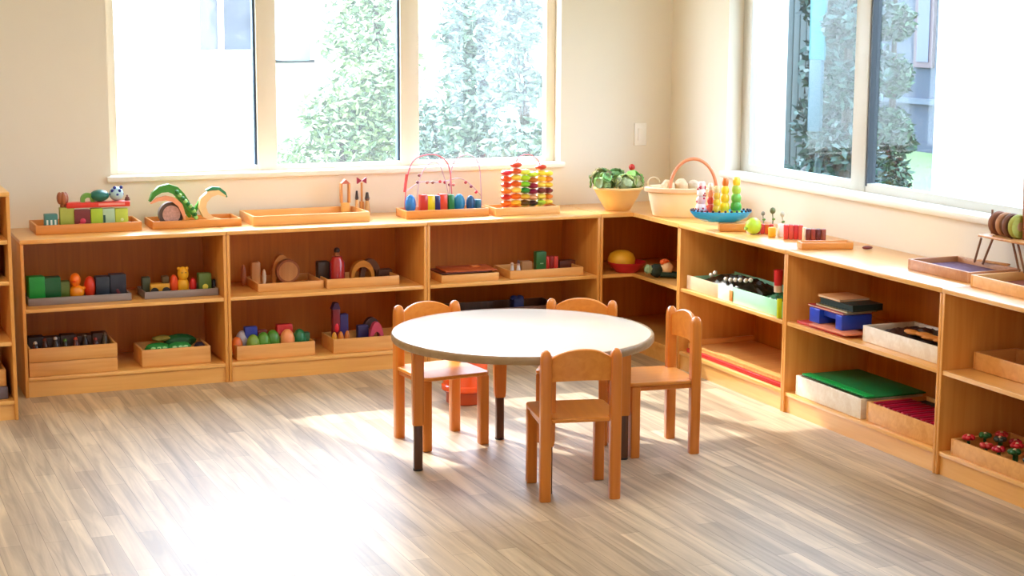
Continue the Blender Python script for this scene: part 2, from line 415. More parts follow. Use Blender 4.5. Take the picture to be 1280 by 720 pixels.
copy_tree(ch, loc=(2.975, 6.345, 0), rz=math.radians(180 - 33), label='wooden chair behind the table, its arched back seen nearest the corner shelves')

# orange bucket on the floor behind the chair
ORANGE = paint((240, 84, 18), 0.25, 0.05, 0.4)
ORANGED = paint((186, 74, 28), 0.35, 0.05)
bk = thing('plastic_drum', 'glossy orange red plastic drum on a brown foot, standing under the chair', 'drum', (2.70, 6.985, 0))
MB().cyl((0, 0, 0), 0.085, 0.06, 32, bev=0.006).build('drum_foot', ORANGED, bk)
MB().lathe([(0, 0.06), (0.10, 0.06), (0.106, 0.066), (0.106, 0.084), (0.100, 0.09), (0.104, 0.20), (0.106, 0.205), (0.106, 0.22), (0.100, 0.226), (0, 0.226)], 40).build('drum_body', ORANGE, bk)
MB().lathe([(0, 0.226), (0.104, 0.226), (0.110, 0.232), (0.110, 0.238), (0.104, 0.244), (0, 0.244)], 40).build('drum_lid', paint((236, 150, 62), 0.35), bk)

# ------------------------------------------------------------------ trays and boxes
def tray(name, label, cat, x0, x1, y0, y1, z, h, mat, group=None, wall=0.010, rz=0, lining=None, notch=False, floor_t=0.006):
    """open tray; x0..x1 across, y0..y1 deep, standing at z"""
    cx, cy = (x0 + x1) / 2, (y0 + y1) / 2; w, d = (x1 - x0) / 2, (y1 - y0) / 2
    t = thing(name, label, cat, (cx, cy, z + 0.0005), rz, group)
    MB().box(-w + wall, w - wall, -d + wall, d - wall, 0, floor_t).build('tray_floor', lining or mat, t)
    for (a, b, c_, e) in ((-w, w, -d, -d + wall), (-w, w, d - wall, d), (-w, -w + wall, -d + wall, d - wall), (w - wall, w, -d + wall, d - wall)):
        m = MB().box(a, b, c_, e, 0, h, 0.0022)
        m.build('side_board', mat, t)
    if notch:      # a groove line round the box: two stacked boards
        MB().box(-w - 0.0012, w + 0.0012, -d - 0.0012, d + 0.0012, h * 0.49, h * 0.505).build('groove_strip', TOYD, t)
        for s in (-1, 1):
            pass
    return t
def panel_box(name, label, cat, x0, x1, y0, y1, z, h, mat, rows=2, rz=0, group=None, wall=0.011):
    """deeper crate of stacked boards"""
    cx, cy = (x0 + x1) / 2, (y0 + y1) / 2; w, d = (x1 - x0) / 2, (y1 - y0) / 2
    t = thing(name, label, cat, (cx, cy, z + 0.0005), rz, group)
    MB().box(-w + wall, w - wall, -d + wall, d - wall, 0, 0.008).build('tray_floor', mat, t)
    rh = h / rows
    for k in range(rows):
        for (a, b, c_, e) in ((-w, w, -d, -d + wall), (-w, w, d - wall, d), (-w, -w + wall, -d + wall, d - wall), (w - wall, w, -d + wall, d - wall)):
            MB().box(a, b, c_, e, k * rh + 0.0006, (k + 1) * rh - 0.0006, 0.003).build('side_board', mat, t)
    return t

# ------------------------------------------------------------------ small toys; p = (x, y, width, top z)
def block(label, p, zb, rgb, name='toy_block', cat='block', group=None, rz=0, d=None, bev=0.004, mat=None, rough=0.4):
    x, y, w, zt = p; d = d or w
    m = MB().box(-w / 2, w / 2, -d / 2, d / 2, 0, zt - zb, min(bev, w / 5))
    o = m.build(name, mat or paint(rgb, rough), loc=(x, y, zb), rz=rz)
    return tag(o, label, cat, group)
def pips(o, w, h, rgb, face='y', n=3, r=0.006, name='dot', seed=0, d=None):
    rr = random.Random(seed + 3)
    d = d or w
    for i in range(n):
        x = (rr.random() - 0.5) * w * 0.6; z = h * (0.2 + 0.6 * (i + 0.5) / n)
        MB().ball((x, -d / 2 + 0.0005, z), r, 10, (1, 0.25, 1)).build(name, paint(rgb, 0.4), o)
def ballt(label, p, zb, rgb, name='toy_ball', cat='ball', group=None, mat=None, rough=0.35):
    x, y, w, zt = p; h = (zt - zb) / 2
    o = MB().ball((0, 0, h), w / 2, 20, (1, 1, h / (w / 2))).build(name, mat or paint(rgb, rough), loc=(x, y, zb))
    return tag(o, label, cat, group)
def ring_stack(name, label, cat, p, zb, cols, group=None, taper=0.5, post=None, n=None):
    """rod with rings/beads of given colours, bottom to top"""
    x, y, w, zt = p; t = thing(name, label, cat, (x, y, zb), 0, group)
    h = (zt - zb); k = len(cols); rh = h / (k + 0.5)
    MB().cyl((0, 0, 0), 0.004, h, 10).build('rod', post or TOYW, t)
    for i, c_ in enumerate(cols):
        r = w / 2 * (1 - (1 - taper) * i / max(1, k - 1)); z0 = i * rh + 0.001; q = rh * 0.96
        MB().lathe([(0.0042, z0), (r * 0.8, z0), (r, z0 + q * 0.3), (r, z0 + q * 0.7), (r * 0.8, z0 + q), (0.0042, z0 + q)], 18).build('ring', paint(c_, 0.35, 0.04, 0.3), t)
    return t
def arch_block(name, label, cat, p, zb, mat, d=0.03, group=None, hole=0.6, y_axis=True, rz=0):
    x, y, w, zt = p; h = zt - zb; r = w / 2; ri = r * hole
    o_ = [(-r, 0)] + [( -r * math.cos(a), h - h * 0.75 + 0.75 * h * math.sin(a)) for a in [PI * i / 16 for i in range(17)]] + [(r, 0), (ri, 0)]
    i_ = [(ri * math.cos(a), h * 0.2 + 0.6 * h * hole * 1.1 * math.sin(a)) for a in [PI * i / 14 for i in range(15)]] + [(-ri, 0)]
    m = MB().prism(o_ + i_, -d / 2, d / 2, 'Y')
    o = m.build(name, mat, loc=(x, y, zb), rz=rz)
    return tag(o, label, cat, group)
def bear(name, label, cat, p, zb, rgb, group=None):
    """small sitting animal figure"""
    x, y, w, zt = p; h = zt - zb; mt = paint(rgb, 0.5)
    t = thing(name, label, cat, (x, y, zb), 0, group)
    MB().ball((0, 0, h * 0.30), w * 0.46, 16, (1, 0.9, h * 0.30 / (w * 0.46))).build('body', mt, t)
    hd = MB().ball((0, -w * 0.08, h * 0.74), w * 0.42, 16, (1, 1, h * 0.26 / (w * 0.42))).build('head', mt, t)
    for s in (-1, 1):
        MB().ball((s * w * 0.30, -w * 0.05, h * 0.93), w * 0.13, 10).build('ear', mt, hd)
        MB().ball((s * w * 0.36, -w * 0.30, h * 0.10), w * 0.16, 10).build('paw', mt, t)
        MB().ball((s * w * 0.14, -w * 0.47, h * 0.80), w * 0.045, 8).build('eye', BLACKG, hd)
    return t
def duck(name, label, cat, p, zb, rgb, beak, group=None):
    x, y, w, zt = p; h = zt - zb; mt = paint(rgb, 0.3, 0.04, 0.3)
    t = thing(name, label, cat, (x, y, zb), 0, group)
    MB().ball((0, 0, h * 0.28), w / 2, 18, (1, 0.8, h * 0.28 / (w / 2))).build('body', mt, t)
    MB().ball((-w * 0.08, -0.004, h * 0.74), w * 0.36, 16, (1, 1, h * 0.26 / (w * 0.36))).build('head', paint((250, 120, 20), 0.3), t)
    MB().ball((-w * 0.22, -w * 0.36, h * 0.70), w * 0.12, 10, (1.2, 1.4, 0.5)).build('beak', paint(beak, 0.4), t)
    MB().ball((w * 0.42, 0, h * 0.42), w * 0.14, 10, (1.3, 0.8, 0.9)).build('tail', mt, t)
    return t
def truck(name, label, cat, p, zb, rgb, cab, group=None, wheel=(40, 36, 34)):
    x, y, w, zt = p; h = zt - zb; d = w * 0.5
    t = thing(name, label, cat, (x, y, zb), 0, group)
    MB().box(-w / 2, w / 2, -d / 2, d / 2, h * 0.22, h * 0.62, 0.003).build('bed', paint(rgb, 0.4), t)
    MB().box(w * 0.12, w * 0.46, -d / 2 + 0.002, d / 2 - 0.002, h * 0.62, h, 0.004).build('cab', paint(cab, 0.4), t)
    for sx in (-0.3, 0.3):
        for sy in (-1, 1):
            MB().cyl((sx * w, sy * d / 2 - 0.004, h * 0.22), h * 0.22, 0.008, 16, 'Y').build('wheel', paint(wheel, 0.6), t)
    return t
def figure(name, label, cat, p, zb, body, head, group=None, hat=None):
    """peg figure: tapered body, ball head, optional cap"""
    x, y, w, zt = p; h = zt - zb
    t = thing(name, label, cat, (x, y, zb), 0, group)
    MB().lathe([(0, 0), (w / 2, 0), (w / 2, h * 0.1), (w * 0.3, h * 0.62), (0, h * 0.64)], 18).build('body', paint(body, 0.4), t)
    hr = min(w * 0.36, h * 0.2)
    MB().ball((0, 0, h * 0.62 + hr * 0.8), hr, 14).build('head', paint(head, 0.5), t)
    if hat: MB().lathe([(hr * 1.25, h * 0.62 + hr * 1.2), (hr * 0.9, h * 0.62 + hr * 1.5), (hr * 0.6, h - 0.002), (0, h)], 14).build('cap', paint(hat, 0.5), t)
    return t
def plush(m, c, r, seed, amp=0.16, n=20, sc=(1, 1, 1)):
    """bumpy ball"""
    t = bmesh.new(); bmesh.ops.create_icosphere(t, subdivisions=4, radius=1)
    from mathutils import noise
    for v in t.verts:
        q = v.co.copy(); k = 1 + amp * noise.noise(q * 2.2 + Vector((seed * 7.1, 0, 0))) + amp * 0.5 * noise.noise(q * 6 + Vector((0, seed * 3.3, 0)))
        v.co = Vector((q.x * sc[0], q.y * sc[1], q.z * sc[2])) * r * k + Vector(c)
    m._merge(t); return m

ZT = 0.721          # on top of the low shelves
# ---- back row, top, from the tall cabinet to the corner
TT = 0.0065
tray('wooden_tray', 'long shallow amber tray of toy blocks on the shelf top beside the tall cabinet', 'tray', 0.975, 1.455, 7.93, 8.165, 0.72, 0.042, TRAYD, 'wooden trays on the shelf tops')
z = 0.72 + TT
yf = 7.97
def set_row(items, y, zb, grp=None):
    for (lab, p, rgb, kind) in items:
        if kind == 'ball': ballt(lab, p, zb, rgb, group=grp)
        else: block(lab, p, zb, rgb, group=grp, d=min(p[2], 0.05))
b = block('teal and white striped block at the cabinet end of the block row', (1.0480, 7.9700, 0.0586, 0.8110), z, (70, 130, 128), d=0.045)
for i in range(3): MB().box(-0.022 + i * 0.018, -0.014 + i * 0.018, -0.0232, -0.0222, 0.004, 0.058).build('stripe', paint((226, 236, 228), 0.5), b)
block('olive green tall block in the row, under the brown tulip toy', (1.1220, 7.9800, 0.0662, 0.8370), z, (168, 178, 74), d=0.04)
b = block('dark red block in the row under the red plank', (1.1890, 7.9750, 0.0738, 0.8240), z, (120, 44, 44), d=0.04); pips(b, 0.06, 0.07, (214, 60, 90), n=2, r=0.014, d=0.04)
block('lime green block in the row under the red plank', (1.2550, 7.9750, 0.0555, 0.8280), z, (172, 206, 58), d=0.04)
b = block('dark teal and pale striped block in the row under the red plank', (1.3090, 7.9750, 0.0556, 0.8260), z, (176, 208, 176), d=0.04)
MB().box(-0.026, -0.016, -0.0212, -0.0202, 0.004, 0.07).build('stripe', paint((40, 84, 70), 0.5), b)
b = block('yellow green block with a pale leaf mark at the end of the row', (1.3680, 7.9750, 0.0595, 0.8240), z, (190, 212, 80), d=0.04); pips(b, 0.05, 0.07, (226, 238, 170), n=2, r=0.008, d=0.04)
# red plank resting on the blocks
P0 = (1.2640, 7.9800, 0.2887, 0.8610)
zpl = P0[3] - 0.028
o = MB().box(-P0[2] / 2, P0[2] / 2, -0.03, 0.03, 0, 0.024, 0.003).build('toy_plank', paint((222, 58, 44), 0.35), loc=(P0[0], 7.985, zpl)); tag(o, 'red toy plank lying across the row of green blocks', 'plank')
MB().box(0.0, 0.12, -0.0305, -0.0302, 0.008, 0.018).build('pale_stripe', paint((238, 150, 140), 0.4), o)
zp = zpl + 0.0245
# tulip-like brown flower toy at the left end
P = (1.1060, 7.9800, 0.0660, 0.9080)
t = thing('wooden_flower', 'brown wooden tulip toy standing on the olive block', 'toy flower', (P[0], 7.985, P[3] - 0.075))
for k in range(5):
    a = k * 2 * PI / 5
    MB().ball((0.014 * math.cos(a), 0.014 * math.sin(a), 0.045), 0.018, 12, (0.8, 0.8, 1.6)).build('petal', TOYD, t)
MB().cyl((0, 0, -0.006), 0.012, 0.03, 12).build('flower_base', TOYD, t)
arch_block('toy_arch', 'small green arch on the red plank', 'block', (1.2190, 7.9850, 0.0628, 0.8990), zp, paint((112, 168, 70), 0.45), 0.03, hole=0.45)
b = ballt('dark teal ball with pale stripes on the red plank', (1.2740, 7.9850, 0.0888, 0.9120), zp, (28, 108, 96))
for dz in (0.3, 0.6): MB().lathe([(0.041 * math.sin(dz * PI) , 0.0), (0.0435 * math.sin(dz * PI), 0.002), (0.041 * math.sin(dz * PI), 0.006)], 24, (0, 0, (P0[3] * 0 + dz * ((1.2740, 7.9850, 0.0888, 0.9120)[3] - zp) - 0.003))).build('stripe', paint((190, 226, 208), 0.4), b)
b = ballt('pale blue ball with dark blue spots on the red plank', (1.3510, 7.9850, 0.0668, 0.9240), zp, (176, 212, 226))
for k in range(7):
    a = -PI / 2 + (k - 3) * 0.42; zz = 0.02 + 0.016 * (k % 3)
    MB().ball((0.027 * math.cos(a), 0.027 * math.sin(a), zz + 0.012), 0.008, 8).build('spot', paint((40, 50, 150), 0.4), b)
figure('peg_figure', 'small brown peg figure at the end of the red plank', 'figure', (1.4010, 7.9850, 0.0261, 0.8850), zp, (120, 62, 44), (140, 84, 60))

# second tray: leaf snail toy
tray('wooden_tray', 'shallow amber tray carrying green leaf and vine toys on the shelf top', 'tray', 1.508, 1.93, 7.945, 8.15, 0.72, 0.036, TRAYD, 'wooden trays on the shelf tops')
z = 0.72 + TT
P = (1.6020, 7.9900, 0.0942, 0.8430)
o = thing('log_slice_toy', 'round grey log slice with a pink face in a yellow ring, under the green leaf', 'toy', (P[0], 7.99, z))
rr_ = (P[3] - z) / 2
MB().lathe([(0, -0.018), (rr_, -0.018), (rr_, 0.018), (0, 0.018)], 28, (0, 0, rr_), 'Y').build('bark_disc', paint((92, 76, 70), 0.7, 0.2), o)
MB().lathe([(0, -0.0205), (rr_ * 0.72, -0.0205), (rr_ * 0.72, -0.0185), (0, -0.0185)], 28, (0, 0, rr_), 'Y').build('pink_face', paint((206, 160, 150), 0.6, 0.25, 0, 90), o)
def leafy(name, label, pts, width, col, y, thick=0.02, bow=None, cat='toy leaf'):
    """leaf lying in the x-z plane: a tapering band along pts"""
    m = MB(); n = len(pts); L_, R_ = [], []
    for i, (px, pz) in enumerate(pts):
        a = pts[max(0, i - 1)]; b_ = pts[min(n - 1, i + 1)]
        dx, dz = b_[0] - a[0], b_[1] - a[1]; q = math.hypot(dx, dz); w = width * math.sin(PI * (i + 0.25) / (n - 0.5)) ** 0.7
        L_.append((px - dz / q * w, pz + dx / q * w)); R_.append((px + dz / q * w, pz - dx / q * w))
    m.prism(L_ + R_[::-1], y - thick / 2, y + thick / 2, 'Y')
    return tag(m.build(name, paint(col, 0.45)), label, cat)
def W(u, v, y=7.99): return (u, v)
LP = [(1.5050, 0.8470), (1.5250, 0.8800), (1.5550, 0.9020), (1.5930, 0.9080), (1.6270, 0.8950), (1.6520, 0.8680), (1.6740, 0.8370), (1.6960, 0.8020), (1.7180, 0.7620)]
leafy('toy_leaf', 'large green curling leaf arching over the grey log slice', LP, 0.020, (70, 148, 52), 7.995, 0.03)
LP = [(1.5030, 0.8410), (1.5370, 0.8580), (1.5750, 0.8640), (1.6120, 0.8550), (1.6420, 0.8280), (1.6560, 0.7890), (1.6620, 0.7580)]
leafy('toy_leaf', 'coral and cream inner arch right under the large green leaf', LP, 0.012, (238, 160, 120), 7.965, 0.02)
LP = [(1.6350, 0.8620), (1.6610, 0.8340), (1.6860, 0.7990), (1.7000, 0.7610)]
leafy('toy_leaf', 'light green leaf leaning between the log slice and the vine', LP, 0.018, (140, 196, 70), 8.03, 0.02)
pts = [(1.6210, 0.8980), (1.6470, 0.8670), (1.6730, 0.8390), (1.6950, 0.8160), (1.7090, 0.7920), (1.7160, 0.7580)]
v = thing('beaded_vine', 'dark green beaded vine slanting down to the middle of the tray', 'toy vine', (0, 0, 0))
pp = [(a, 7.955, b) for a, b in pts]
MB().tube(pp, 0.005, 8).build('cord', paint((26, 84, 40), 0.5), v)
for i in range(len(pp) - 1):
    for q in (0.25, 0.75):
        a, b2 = Vector(pp[i]), Vector(pp[i + 1]); k = a.lerp(b2, q)
        MB().ball(k, 0.0105, 10).build('bead', paint((30, 120, 50) if q < 0.5 else (150, 210, 120), 0.4), v)
LP = [(1.7120, 0.7600), (1.7280, 0.8010), (1.7520, 0.8420), (1.7800, 0.8720)]
leafy('toy_leaf', 'narrow bright green blade rising beside the cream crescent', LP, 0.008, (60, 160, 50), 8.02, 0.02)
CR = [(1.8650, 0.8590), (1.8300, 0.8790), (1.7920, 0.8730), (1.7600, 0.8440), (1.7520, 0.8100), (1.7660, 0.7750), (1.8040, 0.7500), (1.8510, 0.7440)]
leafy('toy_crescent', 'cream and peach crescent moon toy standing in the tray', CR, 0.018, (242, 206, 152), 8.0, 0.04, cat='toy crescent')
CR = [(1.7730, 0.8890), (1.8040, 0.8990), (1.8350, 0.8940), (1.8610, 0.8740), (1.8720, 0.8550)]
leafy('toy_leaf', 'teal green leaf cap over the cream crescent', CR, 0.009, (48, 140, 96), 8.0, 0.03)

# third tray, long, nearly empty, with wooden figures
tray('wooden_tray', 'longest shallow pale tray, nearly empty, on the shelf top below the window', 'tray', 1.975, 2.555, 7.895, 8.17, 0.72, 0.047, TRAYW, 'wooden trays on the shelf tops')
z = 0.72 + TT; ye = 8.12
P = (2.4990, 8.1200, 0.0398, 0.9070)
o = thing('toy_tower', 'pale wooden toy tower with a small roof at the end of the long tray', 'toy tower', (P[0], 8.12, z))
hh = P[3] - z
MB().box(-P[2] / 2, P[2] / 2, -0.015, 0.015, 0, hh * 0.35, 0.002).build('tower_base', paint((226, 176, 96), 0.5), o)
for s in (-1, 1): MB().box(s * P[2] / 2 - 0.005, s * P[2] / 2 + 0.005, -0.014, 0.014, hh * 0.35, hh * 0.9, 0.001).build('upright', TOYW, o)
MB().prism([(-P[2] / 2 - 0.004, hh * 0.88), (P[2] / 2 + 0.004, hh * 0.88), (0, hh)], -0.016, 0.016, 'Y').build('tower_roof', paint((196, 110, 90), 0.5), o)
P = (2.5860, 8.1200, 0.0439, 0.9160)
o = thing('toy_windmill', 'slim wooden toy post topped with a dark red bow', 'toy post', (P[0], 8.12, z)); hh = P[3] - z
MB().cyl((0, 0, 0), 0.012, hh * 0.35, 12).cyl((0, 0, hh * 0.35), 0.006, hh * 0.5, 10).build('post', TOYW, o)
for s in (-1, 1): MB().prism([(0, hh * 0.9), (s * 0.024, hh * 0.99), (s * 0.024, hh * 0.82)], -0.006, 0.006, 'Y').build('bow_loop', paint((150, 28, 60), 0.5), o)
figure('peg_figure', 'dark capped wooden peg figure before the bow post', 'figure', (2.5540, 8.1000, 0.0239, 0.8510), z, (222, 180, 130), (90, 60, 50), hat=(50, 44, 46))
figure('peg_figure', 'brown haired wooden peg figure at the far end of the long tray', 'figure', (2.6080, 8.1000, 0.0320, 0.8410), z, (200, 160, 110), (110, 70, 50), hat=(70, 60, 50))

# bead maze
tray('wooden_tray', 'shallow amber tray under the train of beads and wire loops', 'tray', 2.745, 3.185, 7.90, 8.06, 0.72, 0.04, TRAYD, 'wooden trays on the shelf tops')
z = 0.72 + TT; ym = 7.97
def cart(label, u, kind, cols, w=0.055):
    pass
specs = [
    ((2.7910, 7.9700, 0.0596, 0.8350), (30, 120, 200), 'round blue bead car with a white wheel at the cabinet end of the bead train', 'ball'),
    ((2.8580, 7.9700, 0.0398, 0.8330), (196, 50, 34), 'dark red block car in the bead train', 'block'),
    ((2.8960, 7.9700, 0.0399, 0.8280), (232, 208, 30), 'yellow block car in the bead train', 'block'),
    ((2.9300, 7.9700, 0.0320, 0.8260), (34, 40, 110), 'navy blue block car in the bead train', 'block'),
    ((2.9600, 7.9700, 0.0440, 0.8330), (228, 70, 40), 'orange red block car in the bead train', 'block'),
    ((3.0030, 7.9700, 0.0321, 0.8280), (40, 130, 70), 'green block car in the bead train', 'block'),
    ((3.0500, 7.9700, 0.0643, 0.8300), (26, 130, 180), 'wide turquoise domed car in the bead train', 'ball'),
    ((3.1110, 7.9700, 0.0484, 0.8200), (20, 84, 140), 'deep blue round car near the end of the bead train', 'ball'),
    ((3.1500, 7.9700, 0.0283, 0.7980), (24, 100, 130), 'small teal car at the tail of the bead train', 'block')]
for p, rgb, lab, kind in specs:
    t = thing('bead_car', lab, 'toy car', (p[0], ym, z), 0, 'cars of the bead train'); h = p[3] - z; w = p[2] * 0.96
    if kind == 'ball': MB().ball((0, 0, 0.008 + (h - 0.008) / 2), w / 2, 16, (1, 0.8, (h - 0.008) / w)).build('body', paint(rgb, 0.3, 0.05, 0.3), t)
    else: MB().box(-w / 2, w / 2, -0.02, 0.02, 0.008, h, 0.004).build('body', paint(rgb, 0.3, 0.05, 0.3), t)
    for s in (-1, 1):
        MB().cyl((s * w * 0.28, -0.026, 0.009), 0.009, 0.006, 12, 'Y').build('wheel', paint((232, 232, 238), 0.4), t)
        MB().cyl((s * w * 0.28, 0.02, 0.009), 0.009, 0.006, 12, 'Y').build('wheel', paint((232, 232, 238), 0.4), t)
wm = thing('wire_bead_maze', 'tall looped pink wire bead maze standing behind the bead train', 'bead maze', (0, 0, 0))
PINK = paint((226, 120, 134), 0.4); MAUVE = paint((206, 170, 190), 0.4)
def wire(pts, r, mat, y=8.0, nm='wire'):
    q = []
    for i in range(len(pts) - 1):
        p0, p1, p2, p3 = pts[max(0, i - 1)], pts[i], pts[i + 1], pts[min(len(pts) - 1, i + 2)]
        for k in range(6):
            s_ = k / 6
            q.append(tuple(0.5 * ((2 * p1[j]) + (-p0[j] + p2[j]) * s_ + (2 * p0[j] - 5 * p1[j] + 4 * p2[j] - p3[j]) * s_ ** 2 + (-p0[j] + 3 * p1[j] - 3 * p2[j] + p3[j]) * s_ ** 3) for j in range(2)))
    q.append(pts[-1])
    MB().tube([(a, y, b) for a, b in q], r, 8).build(nm, mat, wm)
wire([(2.7720, 0.7570), (2.7760, 0.8370), (2.7850, 0.9170), (2.8150, 0.9950), (2.8740, 1.0250), (2.9420, 1.0240), (2.9930, 0.9900), (3.0140, 0.9330), (3.0190, 0.8680), (3.0270, 0.7470)], 0.0035, PINK)
wire([(2.8420, 0.7520), (2.8470, 0.8400), (2.8640, 0.9200), (2.9020, 0.9750), (2.9450, 0.9860), (2.9750, 0.9490), (3.0090, 0.8350), (3.0130, 0.7450)], 0.0022, MAUVE, 8.02)
wire([(3.0140, 0.7460), (3.0180, 0.9080), (3.0400, 0.9880), (3.0910, 1.0190), (3.1430, 1.0090), (3.1740, 0.9600), (3.1830, 0.8620), (3.1870, 0.7390)], 0.0028, MAUVE, 8.01)
wire([(2.7870, 0.8420), (2.8630, 0.8870), (2.9480, 0.8840), (3.0040, 0.8900), (3.0780, 0.9000), (3.1430, 0.8610), (3.1950, 0.8060)], 0.0022, MAUVE, 8.03)
MB().tube([(a, 8.0, b) for a, b in ((2.7720, 0.8450), (2.7760, 0.8850), (2.7830, 0.9330))], 0.008, 10).build('wire_sleeve', paint((224, 92, 96), 0.4), wm)
for (u_, c_) in (((2.8590, 0.9230), (150, 90, 90)), ((2.8500, 0.8880), (120, 70, 80)), ((2.9010, 0.8860), (190, 120, 110)), ((2.9310, 0.8850), (160, 110, 100)), ((2.9700, 0.8880), (206, 60, 60)), ((2.9960, 0.8830), (196, 40, 66)), ((3.0210, 0.8700), (150, 60, 70)), ((3.0430, 0.8690), (220, 130, 110)), ((3.1080, 0.8790), (190, 60, 70)), ((3.1380, 0.8570), (150, 70, 90)), ((3.1650, 0.8280), (226, 60, 80))):
    MB().ball((u_[0], 8.03, u_[1]), 0.0085, 10).build('bead', paint(c_, 0.4), wm)

# pyramid of coloured beads on a tray
tray('wooden_tray', 'shallow pale tray under the pyramid of orange and yellow beads', 'tray', 3.205, 3.56, 7.865, 8.03, 0.72, 0.04, TRAYW, 'wooden trays on the shelf tops')
z = 0.72 + TT
bt = thing('bead_tree', 'pyramid of orange, red, yellow and green beads on rods', 'bead tree', (0, 0, 0))
cols_ = [
    ((3.3020, 7.9600, 0.0527, 0.9440), [(216, 70, 20), (232, 110, 20), (196, 40, 30), (236, 130, 40), (206, 60, 24), (228, 84, 30), (214, 44, 60)]),
    ((3.3510, 7.9500, 0.0567, 0.9840), [(226, 90, 20), (250, 200, 60), (232, 110, 26), (250, 214, 90), (230, 96, 26), (250, 220, 80), (216, 84, 30), (208, 66, 24)]),
    ((3.3950, 7.9400, 0.0528, 0.9470), [(250, 212, 60), (90, 60, 20), (240, 190, 60), (40, 130, 50), (130, 200, 40), (190, 230, 40), (232, 240, 90)]),
    ((3.4390, 7.9400, 0.0529, 0.9330), [(30, 130, 50), (60, 30, 30), (232, 170, 120), (140, 20, 60), (150, 30, 60), (200, 110, 30), (200, 230, 60)]),
    ((3.4880, 7.9500, 0.0530, 0.9670), [(244, 220, 80), (180, 210, 60), (244, 210, 80), (110, 40, 40), (250, 224, 90), (250, 196, 50), (246, 226, 60), (212, 56, 34)]),
    ((3.5330, 7.9600, 0.0491, 0.9320), [(190, 60, 20), (250, 214, 80), (226, 120, 30), (110, 30, 40), (250, 206, 60), (220, 130, 30), (244, 226, 70)])]
for ci, (p, cs) in enumerate(cols_):
    h = p[3] - z; rh = h / len(cs)
    MB().cyl((p[0], p[1], z), 0.003, h, 8).build('rod', TOYW, bt)
    for i, c_ in enumerate(cs):
        MB().ball((p[0], p[1], z + rh * (i + 0.5)), p[2] * 0.56, 14, (1, 1, rh * 0.98 / (p[2] * 1.12))).build('bead', paint(c_, 0.3, 0.04, 0.4), bt)
hp = [(3.3510, 0.9760), (3.3640, 1.0040), (3.3990, 1.0190), (3.4390, 1.0140), (3.4740, 0.9880), (3.4880, 0.9630)]
MB().tube([(a, 7.955, b) for a, b in hp], 0.0028, 8).build('wire_handle', PINK, bt)
# ------------------------------------------------------------------ corner: bowl of vegetables, handled basket, boat toy
CREAMP = paint((240, 204, 138), 0.5, 0.04, 0, 12)
bw = thing('cream_bowl', 'flared cream bowl full of toy greens standing in the corner', 'bowl', (3.905, 7.905, 0.7205))
MB().lathe([(0, 0), (0.062, 0), (0.066, 0.004), (0.100, 0.062), (0.124, 0.108), (0.130, 0.112), (0.130, 0.121), (0.124, 0.123), (0.119, 0.114), (0.094, 0.062), (0.060, 0.010), (0, 0.010)], 48).build('bowl_body', CREAMP, bw)
def leafball(name, label, c, r, rgb, seed, sc=(1, 1, 1), cat='toy vegetable', leaves=9, pale=(196, 216, 160)):
    t = thing(name, label, cat, c, 0, 'toy greens in the cream bowl' if 'bowl' in label else None)
    plush(MB(), (0, 0, 0), r * 0.86, seed, 0.2, sc=sc).build('head', paint(rgb, 0.7, 0.22, 0, 45), t)
    rr = random.Random(seed)
    for i in range(leaves):
        a = rr.random() * 2 * PI; e = rr.uniform(-0.1, 1.2); m = MB()
        n = Vector((math.cos(a) * math.cos(e), math.sin(a) * math.cos(e), math.sin(e)))
        u = n.cross(Vector((0, 0, 1))).normalized(); w = u.cross(n)
        g = []
        for ii in range(7):
            row = []
            for jj in range(7):
                s_, q_ = (ii - 3) / 3, (jj - 3) / 3
                d = math.hypot(s_, q_)
                k = max(1.0, d) ; s2, q2 = s_ / k * 0.55 * r, q_ / k * 0.62 * r
                rad = r * (0.93 + 0.12 * d ** 2 + 0.04 * math.sin(6 * math.atan2(q_, s_) + seed))
                row.append(m.bm.verts.new((n * rad + u * s2 + w * q2)))
            g.append(row)
        for ii in range(6):
            for jj in range(6): m.bm.faces.new((g[ii][jj], g[ii + 1][jj], g[ii + 1][jj + 1], g[ii][jj + 1]))
        o = m.build('leaf', paint(tuple(min(255, int(v * rr.uniform(0.85, 1.25))) for v in rgb), 0.6, 0.15, 0, 60), t)
        sd = o.modifiers.new('thick', 'SOLIDIFY'); sd.thickness = 0.0015
    return t
leafball('toy_lettuce', 'rounded olive green lettuce at the wall switch side rear of the cream bowl', (3.835, 7.955, 0.868), 0.055, (134, 160, 92), 1)
leafball('toy_lettuce', 'green lettuce head at the cabinet side of the cream bowl', (3.818, 7.885, 0.862), 0.045, (146, 174, 108), 2)
leafball('toy_broccoli', 'darker green round head in the middle of the cream bowl', (3.905, 7.93, 0.880), 0.046, (104, 146, 80), 3, leaves=5)
leafball('toy_cabbage', 'pale whitish green cabbage at the front of the cream bowl', (3.915, 7.842, 0.862), 0.042, (178, 196, 150), 4)
leafball('toy_lettuce', 'bright green lettuce at the basket side of the cream bowl', (3.985, 7.895, 0.866), 0.048, (144, 182, 100), 5)
b = ballt('small red berry sticking up above the greens in the cream bowl', (4.0220, 7.9800, 0.0335, 0.9490), (4.0230, 7.9800, 0.0335, 0.9150)[3], (206, 50, 40), name='toy_berry', cat='toy berry')
MB().tube([(0, 0, 0), (-0.004, 0, -0.03), (-0.002, 0, -0.06)], 0.0022, 6).build('stem', paint((90, 130, 60), 0.6), b)

